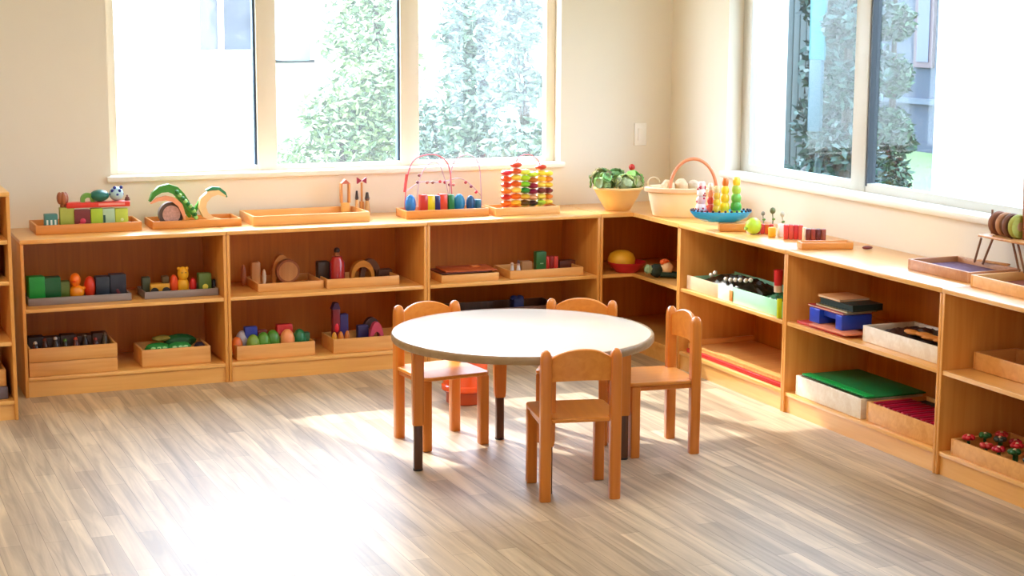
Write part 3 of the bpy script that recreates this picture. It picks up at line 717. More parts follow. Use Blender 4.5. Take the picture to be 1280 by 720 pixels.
# large pale basket with arched handle
BASK = paint((246, 224, 180), 0.55, 0.05, 0, 10)
bs = thing('handled_basket', 'large pale tub basket with a tall salmon arched handle, in the corner beside the bowl', 'basket', (4.085, 7.562, 0.7205), math.radians(-23))
def ell(prof, sx, sy, n=56):
    m = MB(); m.lathe(prof, n)
    for v in m.bm.verts: v.co.x *= sx; v.co.y *= sy
    return m
ell([(0, 0), (0.098, 0), (0.104, 0.006), (0.118, 0.085), (0.122, 0.120), (0.132, 0.123), (0.134, 0.145), (0.126, 0.149), (0.117, 0.135), (0.112, 0.085), (0.097, 0.012), (0, 0.012)], 1.32, 0.92).build('basket_body', BASK, bs)
ell([(0.1345, 0.124), (0.1375, 0.127), (0.1375, 0.143), (0.1345, 0.147)], 1.32, 0.92).build('rim_band', paint((240, 188, 140), 0.5), bs)
MB().tube([(0.115 * math.cos(a) + 0.062, -0.03, 0.135 + 0.155 * math.sin(a)) for a in [PI * i / 28 for i in range(29)]], 0.0085, 10).build('handle', paint((226, 140, 96), 0.4), bs)
for s in (-1, 1): MB().tube([(0.062 + s * 0.115, -0.03, 0.138), (0.062 + s * 0.118, -0.03, 0.05)], 0.0088, 10).build('handle_foot', paint((236, 196, 140), 0.4), bs)
def cshape(label, c, r, rgb, k):
    o = thing('wooden_curl', label, 'toy', c)
    m = MB(); m.tube([(r * math.cos(a), 0.003 * i, r * math.sin(a)) for i, a in enumerate([PI * 1.5 * j / 16 for j in range(17)])], 0.005, 8)
    m.build('curl', paint(rgb, 0.5), o)
cshape('pale curled ring poking out of the basket beside its handle', (3.975, 7.62, 0.885), 0.026, (214, 190, 150), 0)
for i, (dx, dy, dz, r, rgb, lb) in enumerate([(-0.06, 0.03, 0.868, 0.034, (232, 206, 166), 'pale peach ball lying in the basket next to the curled ring'), (0.01, 0.02, 0.872, 0.034, (226, 190, 150), 'tan ball lying in the middle of the basket'), (0.075, 0.01, 0.868, 0.030, (216, 196, 168), 'greyish cream ball lying in the basket beneath the handle')]):
    o = plush(MB(), (0, 0, 0), r, i + 20, 0.12).build('toy_ball', paint(rgb, 0.6), loc=(4.09 + dx, 7.56 + dy, dz)); tag(o, lb, 'ball')

# blue dish boat with cones on a wood block
bx = MB().box(-0.065, 0.06, -0.040, 0.036, 0, 0.037, 0.003).build('wooden_block', TRAYD, loc=(4.035, 6.945, 0.7205), rz=math.radians(-24)); tag(bx, 'amber wooden block under the blue dish', 'block')
BLUE = paint((40, 184, 250), 0.3, 0.04, 0.4)
dish = thing('blue_dish', 'bright blue oval dish with a dark beaded rim carrying bead cones', 'dish', (4.012, 7.02, 0.7585), math.radians(-24))
ell([(0, 0), (0.075, 0), (0.108, 0.020), (0.122, 0.040), (0.126, 0.048), (0.121, 0.049), (0.105, 0.034), (0.07, 0.012), (0, 0.012)], 1.16, 0.62).build('dish_body', BLUE, dish)
for i in range(30):
    a = 2 * PI * i / 30
    MB().ball((0.140 * math.cos(a), 0.074 * math.sin(a), 0.052), 0.0062, 8).build('rim_bead', paint((36, 34, 60) if i % 3 else (60, 40, 40), 0.4), dish)
zc = 0.7715
def cone_stack(label, p, cols, rough=0.3, spots=None):
    x, y, w, zt = p; t = thing('bead_cone', label, 'bead cone', (x, y, zc), 0, 'bead cones on the blue dish'); h = zt - zc; n = len(cols)
    for i, c_ in enumerate(cols):
        r = w / 2 * (1.0 - 0.45 * (i / n)); z0 = h * i / n; q = h / n
        MB().lathe([(0, z0), (r * 0.82, z0 + 0.0005), (r, z0 + q * 0.35), (r * 0.92, z0 + q * 0.75), (r * 0.7, z0 + q * 0.98), (0, z0 + q * 0.98)], 18).build('bead', paint(c_, rough, 0.04, 0.4), t)
    if spots:
        rr = random.Random(5)
        for i in range(22):
            a = -PI * 0.5 + rr.uniform(-1.7, 1.7); zz = rr.uniform(0.08, 0.9); r = w / 2 * (1 - 0.45 * zz) * 0.98
            MB().ball((r * math.cos(a), r * math.sin(a), zz * h), 0.005, 8).build('spot', paint(spots, 0.3), t)
cone_stack('white bead cone covered with crimson spots, basket side of the blue dish', (3.926, 7.058, 0.058, 0.946), [(226, 120, 130), (244, 226, 222), (238, 196, 196), (248, 240, 236), (240, 210, 204)], spots=(190, 20, 50))
cone_stack('red and cream slim bead cone on the blue dish', (3.972, 7.052, 0.036, 0.938), [(228, 60, 40), (236, 90, 60), (226, 70, 50), (236, 150, 110), (244, 226, 200)])
cone_stack('golden bead cone on the blue dish before the basket handle', (3.988, 7.018, 0.044, 0.927), [(232, 170, 20), (240, 196, 30), (244, 206, 40), (234, 190, 60), (238, 214, 150)])
cone_stack('yellow bead cone with an orange top on the blue dish', (4.0284, 7.0127, 0.052, 0.965), [(246, 208, 20), (250, 218, 30), (246, 200, 30), (250, 214, 40), (232, 120, 30)])
cone_stack('lime and green bead cone with a yellow top, window end of the blue dish', (4.0768, 6.9911, 0.060, 0.969), [(150, 200, 50), (84, 176, 60), (120, 200, 80), (180, 214, 70), (250, 214, 50)])

# fruit pieces and tray further along the window wall
zR = 0.7205
b = ballt('lime green pear toy lying on the shelf top beside the blue dish', (4.0600, 6.7990, 0.0740, 0.7980), zR, (190, 226, 60), name='toy_pear', cat='toy fruit')
MB().tube([(-0.025, 0, 0.025), (-0.045, 0.0, 0.03)], 0.008, 8).build('stem', paint((150, 190, 60), 0.5), b)
def fruit_block(label, p, cols, name='striped_block', z=None):
    x, y, w, zt = p; zb = z or zR; o = thing(name, label, 'block', (x, y, zb), math.radians(-28)); h = zt - zb; n = len(cols)
    for i, c_ in enumerate(cols):
        MB().box(-w / 2 + w * i / n, -w / 2 + w * (i + 1) / n - 0.0008, -0.014, 0.014, 0, h, 0.004).build('segment', paint(c_, 0.35, 0.1, 0.2), o)
    return o
def YZE(u, w, vt, x): pass
fruit_block('crimson and orange segmented block beside the lime pear', (4.1200, 6.7980, 0.0817, 0.7660), [(196, 30, 44), (220, 60, 60), (226, 96, 30), (214, 50, 30)])
block('small yellow block in front of the crimson segmented block', (4.0900, 6.6840, 0.0329, 0.7660), zR, (244, 186, 40), d=0.02)
fruit_block('bright red segmented block with pale grooves, between the white pegs', (4.1400, 6.5820, 0.0870, 0.7870), [(226, 60, 60), (232, 84, 70), (214, 44, 50), (236, 96, 80)])
fruit_block('brown red segmented block nearest the orange tray', (4.1600, 6.4280, 0.0891, 0.7860), [(120, 44, 40), (160, 60, 50), (110, 40, 40), (150, 70, 54)])
block('white square peg between the two red segmented blocks', (4.1300, 6.6740, 0.0256, 0.7800), zR, (244, 240, 230), name='toy_peg', cat='peg', d=0.02)
block('thin cream peg between the red and brown segmented blocks', (4.1500, 6.5040, 0.0180, 0.7840), zR, (250, 226, 190), name='toy_peg', cat='peg', d=0.016)
def sprig(label, p, rgb, leafc):
    x, y, w, zt = p; o = thing('toy_sprig', label, 'toy plant', (x, y, zR)); h = zt - zR
    MB().tube([(0, 0, 0), (0.003, 0, h * 0.5), (-0.002, 0, h * 0.85)], 0.0025, 8).build('stem', paint(rgb, 0.5), o)
    MB().ball((0, 0, h * 0.86), w / 2, 12, (0.8, 0.6, h * 0.14 / (w / 2))).build('bud', paint(leafc, 0.5), o)
    MB().ball((0.006, 0, h * 0.5), 0.007, 10, (1.3, 0.5, 0.8)).build('leaf', paint((90, 150, 60), 0.5), o)
sprig('green sprig with an olive bud standing behind the crimson block', (4.2000, 6.8620, 0.0375, 0.8340), (90, 120, 60), (112, 124, 84))
sprig('faint pale sprig behind the white peg', (4.2200, 6.8090, 0.0299, 0.8200), (196, 196, 176), (206, 206, 186))
sprig('short grey green sprig behind the lime pear', (4.2200, 6.9810, 0.0267, 0.8020), (150, 160, 140), (150, 150, 136))
tray('wooden_tray', 'small orange wooden tray at the window wall past the segmented blocks', 'tray', 3.995, 4.225, 6.235, 6.315, 0.72, 0.030, TRAYD, None, rz=math.radians(-17))
o = MB().ball((0, 0, 0.008), 0.02, 14, (1.3, 0.7, 0.4)).build('toy_bean', paint((120, 40, 34), 0.4), loc=(4.265, 6.18, zR)); tag(o, 'dark red flat bean toy beside the small orange tray', 'toy')

# near right: two trays, wooden hammock stand
PURP = paint((122, 92, 118), 0.8, 0.2, 0, 90)
tray('wooden_tray', 'brown tray with a mottled purple bottom on the right wall shelf top', 'tray', 4.085, 4.33, 5.245, 5.635, 0.72, 0.042, TRAYP, None, wall=0.012, lining=PURP, floor_t=0.02)
o = MB().box(-0.075, 0.075, -0.010, 0.010, 0, 0.008, 0.002).build('wooden_stick', TOYW, loc=(4.245, 5.245, 0.7627), rz=math.radians(-78)); tag(o, 'flat wooden stick resting across the rim of the purple tray', 'stick')
o.location = (4.32, 5.40, 0.7627)
tray('wooden_tray', 'pale tray with a reddish bottom nearest the camera on the right wall shelf top', 'tray', 4.045, 4.325, 4.62, 5.185, 0.72, 0.045, TRAYW, None, wall=0.012, lining=paint((150, 88, 76), 0.6, 0.1), floor_t=0.012)
gc = thing('green_cup', 'ribbed green cup inside the pale tray by the wall', 'cup', (4.20, 4.905, 0.733))
MB().lathe([(0, 0), (0.026, 0), (0.026, 0.052), (0.023, 0.052), (0.023, 0.006), (0, 0.006)], 24).build('cup_body', paint((26, 130, 70), 0.4), gc)
for i in range(14):
    a = 2 * PI * i / 14; MB().tube([(0.026 * math.cos(a), 0.026 * math.sin(a), 0.003), (0.026 * math.cos(a), 0.026 * math.sin(a), 0.05)], 0.0028, 6).build('rib', paint((40, 160, 90), 0.4), gc)
hs = thing('wooden_log_stand', 'splayed wooden stick stand holding rolled brown bark tubes, by the window sill', 'stand', (0, 0, 0))
def seg(p, q, r, mat, nm): MB().tube([p, tuple((Vector(p) + Vector(q)) / 2 + Vector((0, 0, 0.001))), q], r, 8).build(nm, mat, hs)
A0 = (5.3930, 0.8840); A1 = (5.1120, 0.8970)
MB().box(4.235, 4.345, A1[0], A0[0] + 0.004, A0[1] - 0.010, A0[1], 0.003).build('crossboard', TOYW, hs)
for (p, q) in (((5.3300, 0.8900), (5.3900, 0.7850)), ((5.4050, 0.8740), (5.4410, 0.7680)), ((5.2250, 0.8940), (5.1710, 0.8060)), ((5.1930, 0.8880), (5.1400, 0.7970))):
    xx = 4.25 if p[0] > 0 else 4.33
    seg((4.26, p[0], p[1] - 0.006), (4.26, q[0], 0.7655), 0.0045, BARKW, 'leg')
seg((4.30, (5.3930, 0.8840)[0], A0[1]), (4.30, (5.3970, 0.9460)[0], (5.4000, 0.9780)[1]), 0.0045, BARKW, 'upright')
seg((4.30, (5.1950, 0.9080)[0], A0[1]), (4.30, (5.2130, 1.1870)[0], (5.2150, 1.2170)[1]), 0.011, TOYD, 'upright')
for i, (u, rgb) in enumerate([(1249, (140, 84, 50)), (1258, (186, 128, 84)), (1266, (120, 72, 44)), (1274, (170, 170, 70))]):
    cy_, cz_ = [(5.3410, 0.9410), (5.2980, 0.9420), (5.2600, 0.9440), (5.2230, 0.9480)][i]
    o = thing('bark_roll', ['dark brown bark roll at the outer end of the stick stand', 'light tan bark roll second on the stick stand', 'deep brown bark roll third on the stick stand', 'olive yellow roll beside the thick upright of the stick stand'][i], 'bark roll', (4.29, cy_, A0[1] + 0.0475), 0, 'rolls on the stick stand')
    w_ = 0.0125
    MB().lathe([(0.018, -w_), (0.043, -w_), (0.047, -w_ * 0.5), (0.047, w_ * 0.5), (0.043, w_), (0.018, w_), (0.018, -w_)], 24, axis='Y').build('outer_bark', paint(rgb, 0.7, 0.2, 0, 60), o)
    MB().lathe([(0, -w_ * 0.8), (0.018, -w_ * 0.8), (0.018, w_ * 0.8), (0, w_ * 0.8)], 16, axis='Y').build('core', paint((206, 164, 120), 0.7, 0.1), o)

# ------------------------------------------------------------------ middle shelves, back row
zm = 0.405
GRP = 'trays on the middle shelves'
tray('grey_tray', 'grey wooden tray of coloured cubes with the orange duck', 'tray', 0.920, 1.385, 7.86, 8.05, zm, 0.034, GREYT, GRP)
zg = zm + 0.007
block('bright green cube in the grey tray next to the cabinet', (0.9640, 7.9300, 0.0730, 0.5330), zg, (20, 150, 50), group=None, d=0.06, rz=0.1)
block('dark green cube behind the duck side of the green cube', (1.0360, 7.9400, 0.0770, 0.5240), zg, (14, 92, 44), d=0.06)
block('olive green narrow block left of the orange duck', (1.0930, 7.9400, 0.0442, 0.5020), zg, (90, 108, 34), d=0.05)
duck('toy_duck', 'orange toy duck sitting in the grey tray', 'toy duck', (1.1470, 7.9300, 0.0700, 0.5380), zg, (250, 150, 20), (240, 70, 20))
b = ballt('red egg shape beside the orange duck', (1.2090, 7.9400, 0.0555, 0.5180), zg, (220, 56, 24), name='toy_egg', cat='egg')
block('navy black cube beside the red egg', (1.2640, 7.9400, 0.0631, 0.5150), zg, (40, 48, 62), d=0.06)
b = block('dark cube with a maroon patch at the end of the grey tray', (1.3340, 7.9400, 0.0744, 0.5220), zg, (44, 44, 56), d=0.06); pips(b, 0.05, 0.05, (110, 40, 50), n=3, r=0.008, d=0.06)
tray('grey_tray', 'grey wooden tray with the yellow bear and toy truck', 'tray', 1.445, 1.792, 7.86, 8.05, zm, 0.034, GREYT, GRP, wall=0.008)
truck('toy_truck', 'amber toy truck with a dark cab in the grey tray', 'toy truck', (1.5280, 7.9300, 0.0901, 0.5010), zg, (224, 160, 40), (90, 66, 30))
block('dark olive block at the cabinet end of the truck tray', (1.4680, 7.9500, 0.0375, 0.4980), zg, (60, 66, 40), d=0.04)
ballt('orange red ball between the truck and the yellow bear', (1.5960, 7.9300, 0.0414, 0.5050), zg, (232, 76, 26))
bear('toy_bear', 'yellow toy bear sitting in the grey tray', 'toy bear', (1.6390, 7.9300, 0.0641, 0.5410), zg, (240, 176, 30))
ap = ballt('small red apple with a stalk next to the yellow bear', (1.6860, 7.9300, 0.0341, 0.4850), zg, (214, 40, 36), name='toy_apple', cat='toy apple')
MB().tube([(0, 0, 0.03), (0.003, 0, 0.045)], 0.002, 6).build('stalk', BARKW, ap)
b = block('green cube with a yellow flower face in the truck tray', (1.7400, 7.9300, 0.0607, 0.5050), zg, (92, 120, 50), d=0.05)
MB().ball((0, -0.025, 0.03), 0.014, 12, (1, 0.2, 1)).build('flower_face', paint((240, 226, 90), 0.5), b)
block('dark block behind the flower cube at the divider', (1.8060, 7.9700, 0.0459, 0.4650), zg, (50, 40, 40), d=0.04)

tray('wooden_tray', 'shallow wooden tray with an arch and log pieces, middle shelf', 'tray', 1.985, 2.310, 7.87, 8.13, zm, 0.040, BOXW, GRP)
zt_ = zm + 0.0405
def cyl_toy(label, p, zb, mat, name='log_piece', cat='log piece', axis='Y', d=0.03, face=None):
    x, y, w, zt = p; r = (zt - zb) / 2
    o = MB().cyl((0, -d / 2, r), r, d, 24, 'Y', bev=0.002).build(name, mat, loc=(x, y, zb)); tag(o, label, cat)
    if face: MB().cyl((0, -d / 2 - 0.001, r), r * 0.8, 0.002, 24, 'Y').build('cut_face', face, o)
    return o
zt_ = zm + 0.007
ballt('small tan wooden ball at the near end of the log tray', (1.9620, 8.0600, 0.0272, 0.5140), zt_, (170, 96, 60))
block('reddish wooden block with a round top in the log tray', (2.0210, 8.0600, 0.0467, 0.5260), zt_, (206, 110, 60), d=0.035, bev=0.012, mat=TOYW)
arch_block('wooden_arch', 'amber wooden arch standing in the log tray', 'arch', (2.1590, 8.0950, 0.0983, 0.5500), zt_, TRAYD, 0.035, hole=0.62)
cyl_toy('round log slice leaning before the wooden arch', (2.1820, 8.0600, 0.0667, 0.5300), zt_ , TOYD, face=TOYW)
ballt('tiny pale bead between the block and the wooden arch', (2.0590, 8.0400, 0.0195, 0.4910), zt_, (240, 220, 190))
tray('wooden_tray', 'shallow wooden tray holding the red lantern toy', 'tray', 2.320, 2.690, 7.85, 8.05, zm, 0.046, BOXW, GRP)
ln = (2.4020, 7.9500, 0.0704, 0.5890)
t = thing('toy_lantern', 'dark red toy lantern with a black knob in the wooden tray', 'toy lantern', (ln[0], ln[1], zt_)); h = ln[3] - zt_; w = ln[2]
MB().lathe([(0, 0), (w * 0.42, 0), (w * 0.5, h * 0.04), (w * 0.5, h * 0.62), (w * 0.36, h * 0.70), (w * 0.36, h * 0.76), (0, h * 0.78)], 24).build('body', paint((176, 34, 30), 0.3, 0.08, 0.3), t)
MB().cyl((0, 0, h * 0.78), w * 0.2, h * 0.10, 16).build('neck', TOYD, t); MB().ball((0, 0, h * 0.93), w * 0.22, 12).build('knob', paint((50, 30, 26), 0.5), t)
for s in (-1, 1): MB().box(s * w * 0.46 - 0.004, s * w * 0.46 + 0.004, -0.012, 0.012, 0.01, h * 0.6, 0.002).build('side_strip', paint((120, 20, 40), 0.4), t)
block('black green angular block left of the red lantern', (2.3400, 7.9900, 0.0628, 0.5230), zt_, (50, 34, 26), d=0.05, bev=0.01)
arch_block('wooden_arch', 'golden wooden bridge arch beside the red lantern', 'arch', (2.5440, 8.0000, 0.1189, 0.5150), zt_, wood('bridge_wood', (216, 146, 48), (190, 118, 34), 'X'), 0.04, hole=0.74)
arch_block('wooden_arch', 'dark brown arch behind the golden bridge arch', 'arch', (2.5890, 8.0100, 0.1034, 0.5190), zt_, DARKLEG, 0.03, hole=0.6)
block('dark brown wedge at the divider end of the lantern tray', (2.6600, 8.0000, 0.0718, 0.4650), zt_, (70, 40, 26), d=0.05)

tray('wooden_tray', 'wooden tray of dark boards, middle shelf behind the table', 'tray', 2.898, 3.205, 7.815, 8.03, zm, 0.038, BOXW, GRP)
for i, (dx, rr_, c_, lb) in enumerate([(0, 0.02, (96, 40, 24), 'dark brown thin board lying over its tray behind the table'), (0.03, -0.05, (190, 90, 40), 'orange brown thin board on top of the dark board')]):
    o = MB().box(-0.135, 0.135, -0.09, 0.09, 0, 0.007, 0.002).build('thin_board', paint(c_, 0.5, 0.1), loc=(3.04 + dx, 7.925, zm + 0.0395 + i * 0.0075), rz=rr_); tag(o, lb, 'board')
block('small amber block at the end of the tray of dark boards', (3.1290, 7.9500, 0.0405, 0.4590), zm + 0.0545, (226, 130, 50), d=0.03)
tray('wooden_tray', 'wooden tray with the green book block and red pieces', 'tray', 3.262, 3.668, 7.808, 8.03, zm, 0.042, BOXW, GRP)
figure('peg_figure', 'white and grey peg figure, first in the tray beside the boards', 'figure', (3.3190, 7.9200, 0.0244, 0.4860), zt_, (226, 220, 214), (216, 190, 170))
figure('peg_figure', 'white peg figure with a dark cap beside the first one', 'figure', (3.3540, 7.9200, 0.0245, 0.4840), zt_, (232, 226, 220), (206, 170, 150), hat=(90, 60, 60))
block('tan block between the peg figures and the green book block', (3.3980, 7.9300, 0.0573, 0.4760), zt_, (176, 126, 76), d=0.04)
b = block('upright dark green book shaped block with a pale mark', (3.4830, 7.9400, 0.0575, 0.5200), zt_, (44, 106, 50), d=0.04, name='book_block'); MB().box(-0.008, 0.010, -0.0212, -0.0202, 0.045, 0.05).build('pale_mark', paint((170, 206, 150), 0.5), b)
fruit_block('red segmented block beside the green book block', (3.5410, 7.9200, 0.0658, 0.4950), [(200, 40, 34), (150, 30, 30), (214, 60, 50)], z=zt_)
block('dark plank piece at the corner end of its tray', (3.6370, 7.9600, 0.0912, 0.4640), zt_, (96, 44, 30), d=0.05)

# corner unit middle shelf
rb = thing('red_bowl', 'wide red bowl turned over a yellow dome in the corner unit', 'bowl', (3.925, 7.83, zm + 0.0005))
MB().lathe([(0, 0), (0.055, 0), (0.085, 0.03), (0.100, 0.052), (0.096, 0.054), (0.078, 0.034), (0.05, 0.008), (0, 0.008)], 36).build('bowl_body', paint((196, 32, 40), 0.4, 0.08), rb)
o = MB().lathe([(0, 0.018), (0.070, 0.018), (0.072, 0.045), (0.060, 0.072), (0.035, 0.086), (0, 0.091)], 32).build('yellow_dome', paint((236, 176, 36), 0.5), loc=(3.905, 7.85, zm + 0.022)); tag(o, 'yellow fabric dome sitting in the red bowl', 'toy')
pc = thing('plush_clown', 'small lying plush toy with orange hair and a striped black and green body', 'plush toy', ((3.9770, 7.6000)[0], (3.9770, 7.6000)[1], zm + 0.0005), math.radians(20))
plush(MB(), (0, 0, 0.036), 0.034, 31, 0.1).build('body', paint((34, 46, 34), 0.8), pc)
plush(MB(), (0.045, -0.03, 0.046), 0.034, 32, 0.08).build('head', paint((226, 188, 140), 0.8), pc)
plush(MB(), (0.040, -0.02, 0.078), 0.022, 33, 0.2, sc=(1.2, 1, 0.7)).build('hair', paint((226, 96, 26), 0.8), pc)
plush(MB(), (-0.035, 0.02, 0.044), 0.022, 34, 0.2).build('collar', paint((150, 180, 140), 0.8, 0.2), pc)
MB().tube([(0.0, -0.03, 0.018), (0.05, -0.09, 0.016), (0.09, -0.15, 0.014)], [0.014, 0.012, 0.010], 10).build('leg', paint((28, 52, 34), 0.8), pc)
MB().tube([(0.04, -0.0, 0.018), (0.09, -0.05, 0.016), (0.115, -0.11, 0.014)], [0.014, 0.012, 0.010], 10).build('leg', paint((28, 52, 34), 0.8), pc)

# ------------------------------------------------------------------ bottom shelves, back row
zb = 0.092
panel_box('wooden_crate', 'deep two-board wooden crate of dark bottles on the bottom shelf beside the cabinet', 'crate', 0.905, 1.300, 7.79, 8.03, zb, 0.130, BOXW, 2, group='wooden crates on the bottom shelves')
dk = [(52, 26, 22), (70, 34, 24), (44, 24, 22), (60, 46, 22), (84, 34, 20), (40, 24, 20), (64, 28, 26), (50, 40, 22)]
nm_ = ['first', 'second', 'third', 'fourth', 'fifth', 'sixth', 'seventh', 'last']
for i in range(8):
    x = 0.945 + i * 0.045; hh = 0.135 + 0.008 * (i % 3) + (0.012 if i == 7 else 0)
    o = thing('toy_bottle', 'dark brown stoppered bottle, %s from the cabinet in the deep crate' % nm_[i], 'bottle', (x, 7.87 + 0.02 * (i % 2), zb + 0.009), 0, 'dark bottles in the deep crate')
    MB().lathe([(0, 0), (0.019, 0), (0.020, 0.004), (0.020, hh * 0.72), (0.012, hh * 0.86), (0.011, hh * 0.95), (0, hh * 0.95)], 18).build('bottle_body', paint(dk[i], 0.3, 0.1, 0.3), o)
    MB().ball((0, 0, hh * 0.97), 0.0095, 10).build('stopper', paint([(200, 190, 170), (120, 50, 30), (210, 200, 190), (90, 130, 60), (190, 60, 30), (80, 60, 40), (150, 50, 40), (90, 60, 40)][i], 0.4), o)
for i in range(5):
    o = MB().box(-0.035, 0.035, -0.03, 0.03, 0, 0.148 - 0.006 * (i % 2), 0.004).build('dark_block', paint((48 + 6 * i, 26 + 3 * i, 20), 0.5), loc=(0.957 + i * 0.072, 7.96, zb + 0.009)); tag(o, 'tall dark block standing behind the bottles, %s from the cabinet' % nm_[i], 'block', 'dark blocks behind the bottles')
panel_box('wooden_crate', 'shallow wooden crate with green bags on the bottom shelf', 'crate', 1.415, 1.738, 7.815, 8.03, zb, 0.083, BOXW, 1, group='wooden crates on the bottom shelves')
zc2 = zb + 0.009
def bag(label, c, sx, sy, sz, rgb, seed, cat='toy bag', name='soft_bag', stripe=None):
    o = plush(MB(), (0, 0, 0), 1, seed, 0.14, sc=(sx, sy, sz)).build(name, paint(rgb, 0.6, 0.2, 0, 40), loc=c); tag(o, label, cat)
    if stripe:
        for k in range(3): MB().ball(((k - 1) * sx * 0.45, -sy * 0.86, sz * 0.25), 0.009, 8, (1.4, 0.5, 0.7)).build('mark', paint(stripe, 0.5), o)
    return o
bag('bright green bag with pale marks at the front of the green crate', (1.50, 7.87, zc2 + 0.068), 0.058, 0.036, 0.026, (22, 128, 48), 41, stripe=(160, 224, 150))
bag('green bag with pale lettering-like marks, middle front of the green crate', (1.60, 7.87, zc2 + 0.068), 0.055, 0.036, 0.024, (40, 140, 60), 42, stripe=(170, 220, 160))
bag('dark green bag heaped at the back of the green crate', (1.62, 7.95, zc2 + 0.082), 0.075, 0.045, 0.032, (16, 84, 36), 43)
bag('olive yellow flat bag on top at the back of the green crate', (1.54, 7.955, zc2 + 0.098), 0.050, 0.035, 0.014, (140, 124, 44), 44)
bag('small dark navy bag at the divider end of the green crate', (1.70, 7.88, zc2 + 0.060), 0.025, 0.030, 0.022, (40, 36, 60), 45)

panel_box('wooden_crate', 'wooden crate of red, green and blue toys on the bottom shelf', 'crate', 1.862, 2.245, 7.81, 8.02, zb, 0.070, BOXW, 1, group='wooden crates on the bottom shelves')
zc3 = zb + 0.009
toys = [((1.8790, 7.8800, 0.0458, 0.1960), (222, 110, 40), 'ball', 'orange ball at the front end of the mixed toy crate'),
        ((1.9190, 7.9300, 0.0385, 0.2150), (190, 180, 190), 'ball', 'grey white ball in the mixed toy crate next to the blue block'),
        ((1.9560, 7.9200, 0.0615, 0.2340), (36, 52, 150), 'block', 'blue block in the mixed toy crate'),
        ((1.9530, 7.8600, 0.0382, 0.2060), (120, 150, 50), 'ball', 'small olive ball in front of the blue block'),
        ((2.0140, 7.9300, 0.0464, 0.2130), (120, 40, 34), 'block', 'dark red block behind the green balls'),
        ((2.0060, 7.8700, 0.0499, 0.2120), (86, 140, 44), 'ball', 'leaf green ball in the middle of the mixed toy crate'),
        ((2.0560, 7.8800, 0.0539, 0.2180), (70, 130, 40), 'ball', 'darker green ball beside the leaf green ball'),
        ((2.1250, 7.9300, 0.0776, 0.2330), (196, 36, 34), 'block', 'bright red block standing in the mixed toy crate'),
        ((2.1240, 7.8700, 0.0540, 0.2190), (240, 150, 90), 'ball', 'peach ball in front of the bright red block'),
        ((2.1900, 7.8900, 0.0465, 0.2120), (30, 110, 60), 'ball', 'emerald ball near the end of the mixed toy crate'),
        ((2.2210, 7.8900, 0.0350, 0.1940), (20, 90, 54), 'block', 'deep green small block at the end of the mixed toy crate')]
for p, rgb, kd, lb in toys:
    if kd == 'ball': ballt(lb, (p[0], p[1], max(p[2], 0.62 * (p[3] - zc3)), p[3]), zc3, rgb)
    else: block(lb, p, zc3, rgb, d=0.035)
panel_box('wooden_crate', 'wooden crate with the red and navy toy tower, bottom shelf behind the table edge', 'crate', 2.335, 2.72, 7.80, 8.01, zb, 0.072, BOXW, 1, group='wooden crates on the bottom shelves')
tw = (2.3900, 7.9200, 0.0509, 0.3240)
t = thing('toy_tower', 'tall navy and maroon toy tower rising from the crate', 'toy tower', (tw[0], tw[1], zc3)); h = tw[3] - zc3
MB().box(-0.026, 0.010, -0.02, 0.02, 0, h * 0.86, 0.003).build('maroon_tower', paint((130, 28, 40), 0.4), t)
MB().box(0.010, 0.052, -0.02, 0.02, 0, h * 0.74, 0.003).build('navy_tower', paint((48, 40, 104), 0.4), t)
MB().prism([(-0.03, h * 0.86), (0.012, h * 0.86), (0.002, h), (-0.016, h)], -0.02, 0.02, 'Y').build('tower_roof', paint((58, 40, 90), 0.4), t)
MB().ball((-0.008, -0.021, h * 0.45), 0.011, 10, (1, 0.3, 2)).build('red_panel', paint((226, 30, 50), 0.4), t)
for i, (u, c_) in enumerate([(417, (214, 150, 40)), (424, (206, 120, 30)), (432, (190, 110, 40))]):
    pp_ = [(2.3510, 7.8400, 0.0311, 0.1930), (2.3840, 7.8400, 0.0311, 0.1950), (2.4160, 7.8400, 0.0312, 0.1970)][i]
    ballt(['amber ball at the foot of the toy tower, cabinet side', 'ochre ball at the foot of the toy tower, middle', 'brown amber ball at the foot of the toy tower, table side'][i], pp_, zc3, c_)
block('navy blue block between the toy tower and the grey arch', (2.5190, 7.9200, 0.0553, 0.2040), zc3, (44, 40, 90), d=0.035)
arch_block('toy_arch', 'dusty pink arch showing at the left rim of the table', 'arch', (2.5770, 7.8800, 0.0709, 0.2230), zc3, paint((200, 70, 96), 0.5), 0.03, hole=0.6)
arch_block('toy_arch', 'dark grey arch behind the dusty pink arch', 'arch', (2.5750, 7.9500, 0.1032, 0.2350), zc3, paint((66, 44, 44), 0.6), 0.03, hole=0.7)
tray('wooden_tray', 'dark wooden tray on the bottom shelf behind the table', 'tray', 2.95, 3.55, 7.83, 8.06, zb, 0.165, DARKLEG, None)
hb = (3.3550, 7.9400, 0.0574, 0.2990)
t = thing('toy_bus', 'navy blue toy box with two humps above the table top', 'toy box', (hb[0], hb[1], zb + 0.007)); h = hb[3] - zb - 0.007
MB().box(-hb[2] / 2, hb[2] / 2, -0.03, 0.03, 0, h * 0.93, 0.004).build('body', paint((30, 44, 104), 0.4), t)
for s in (-1, 1): MB().ball((s * hb[2] * 0.28, 0, h * 0.93), h * 0.07, 10, (1.6, 1.6, 1)).build('hump', paint((36, 54, 120), 0.4), t)
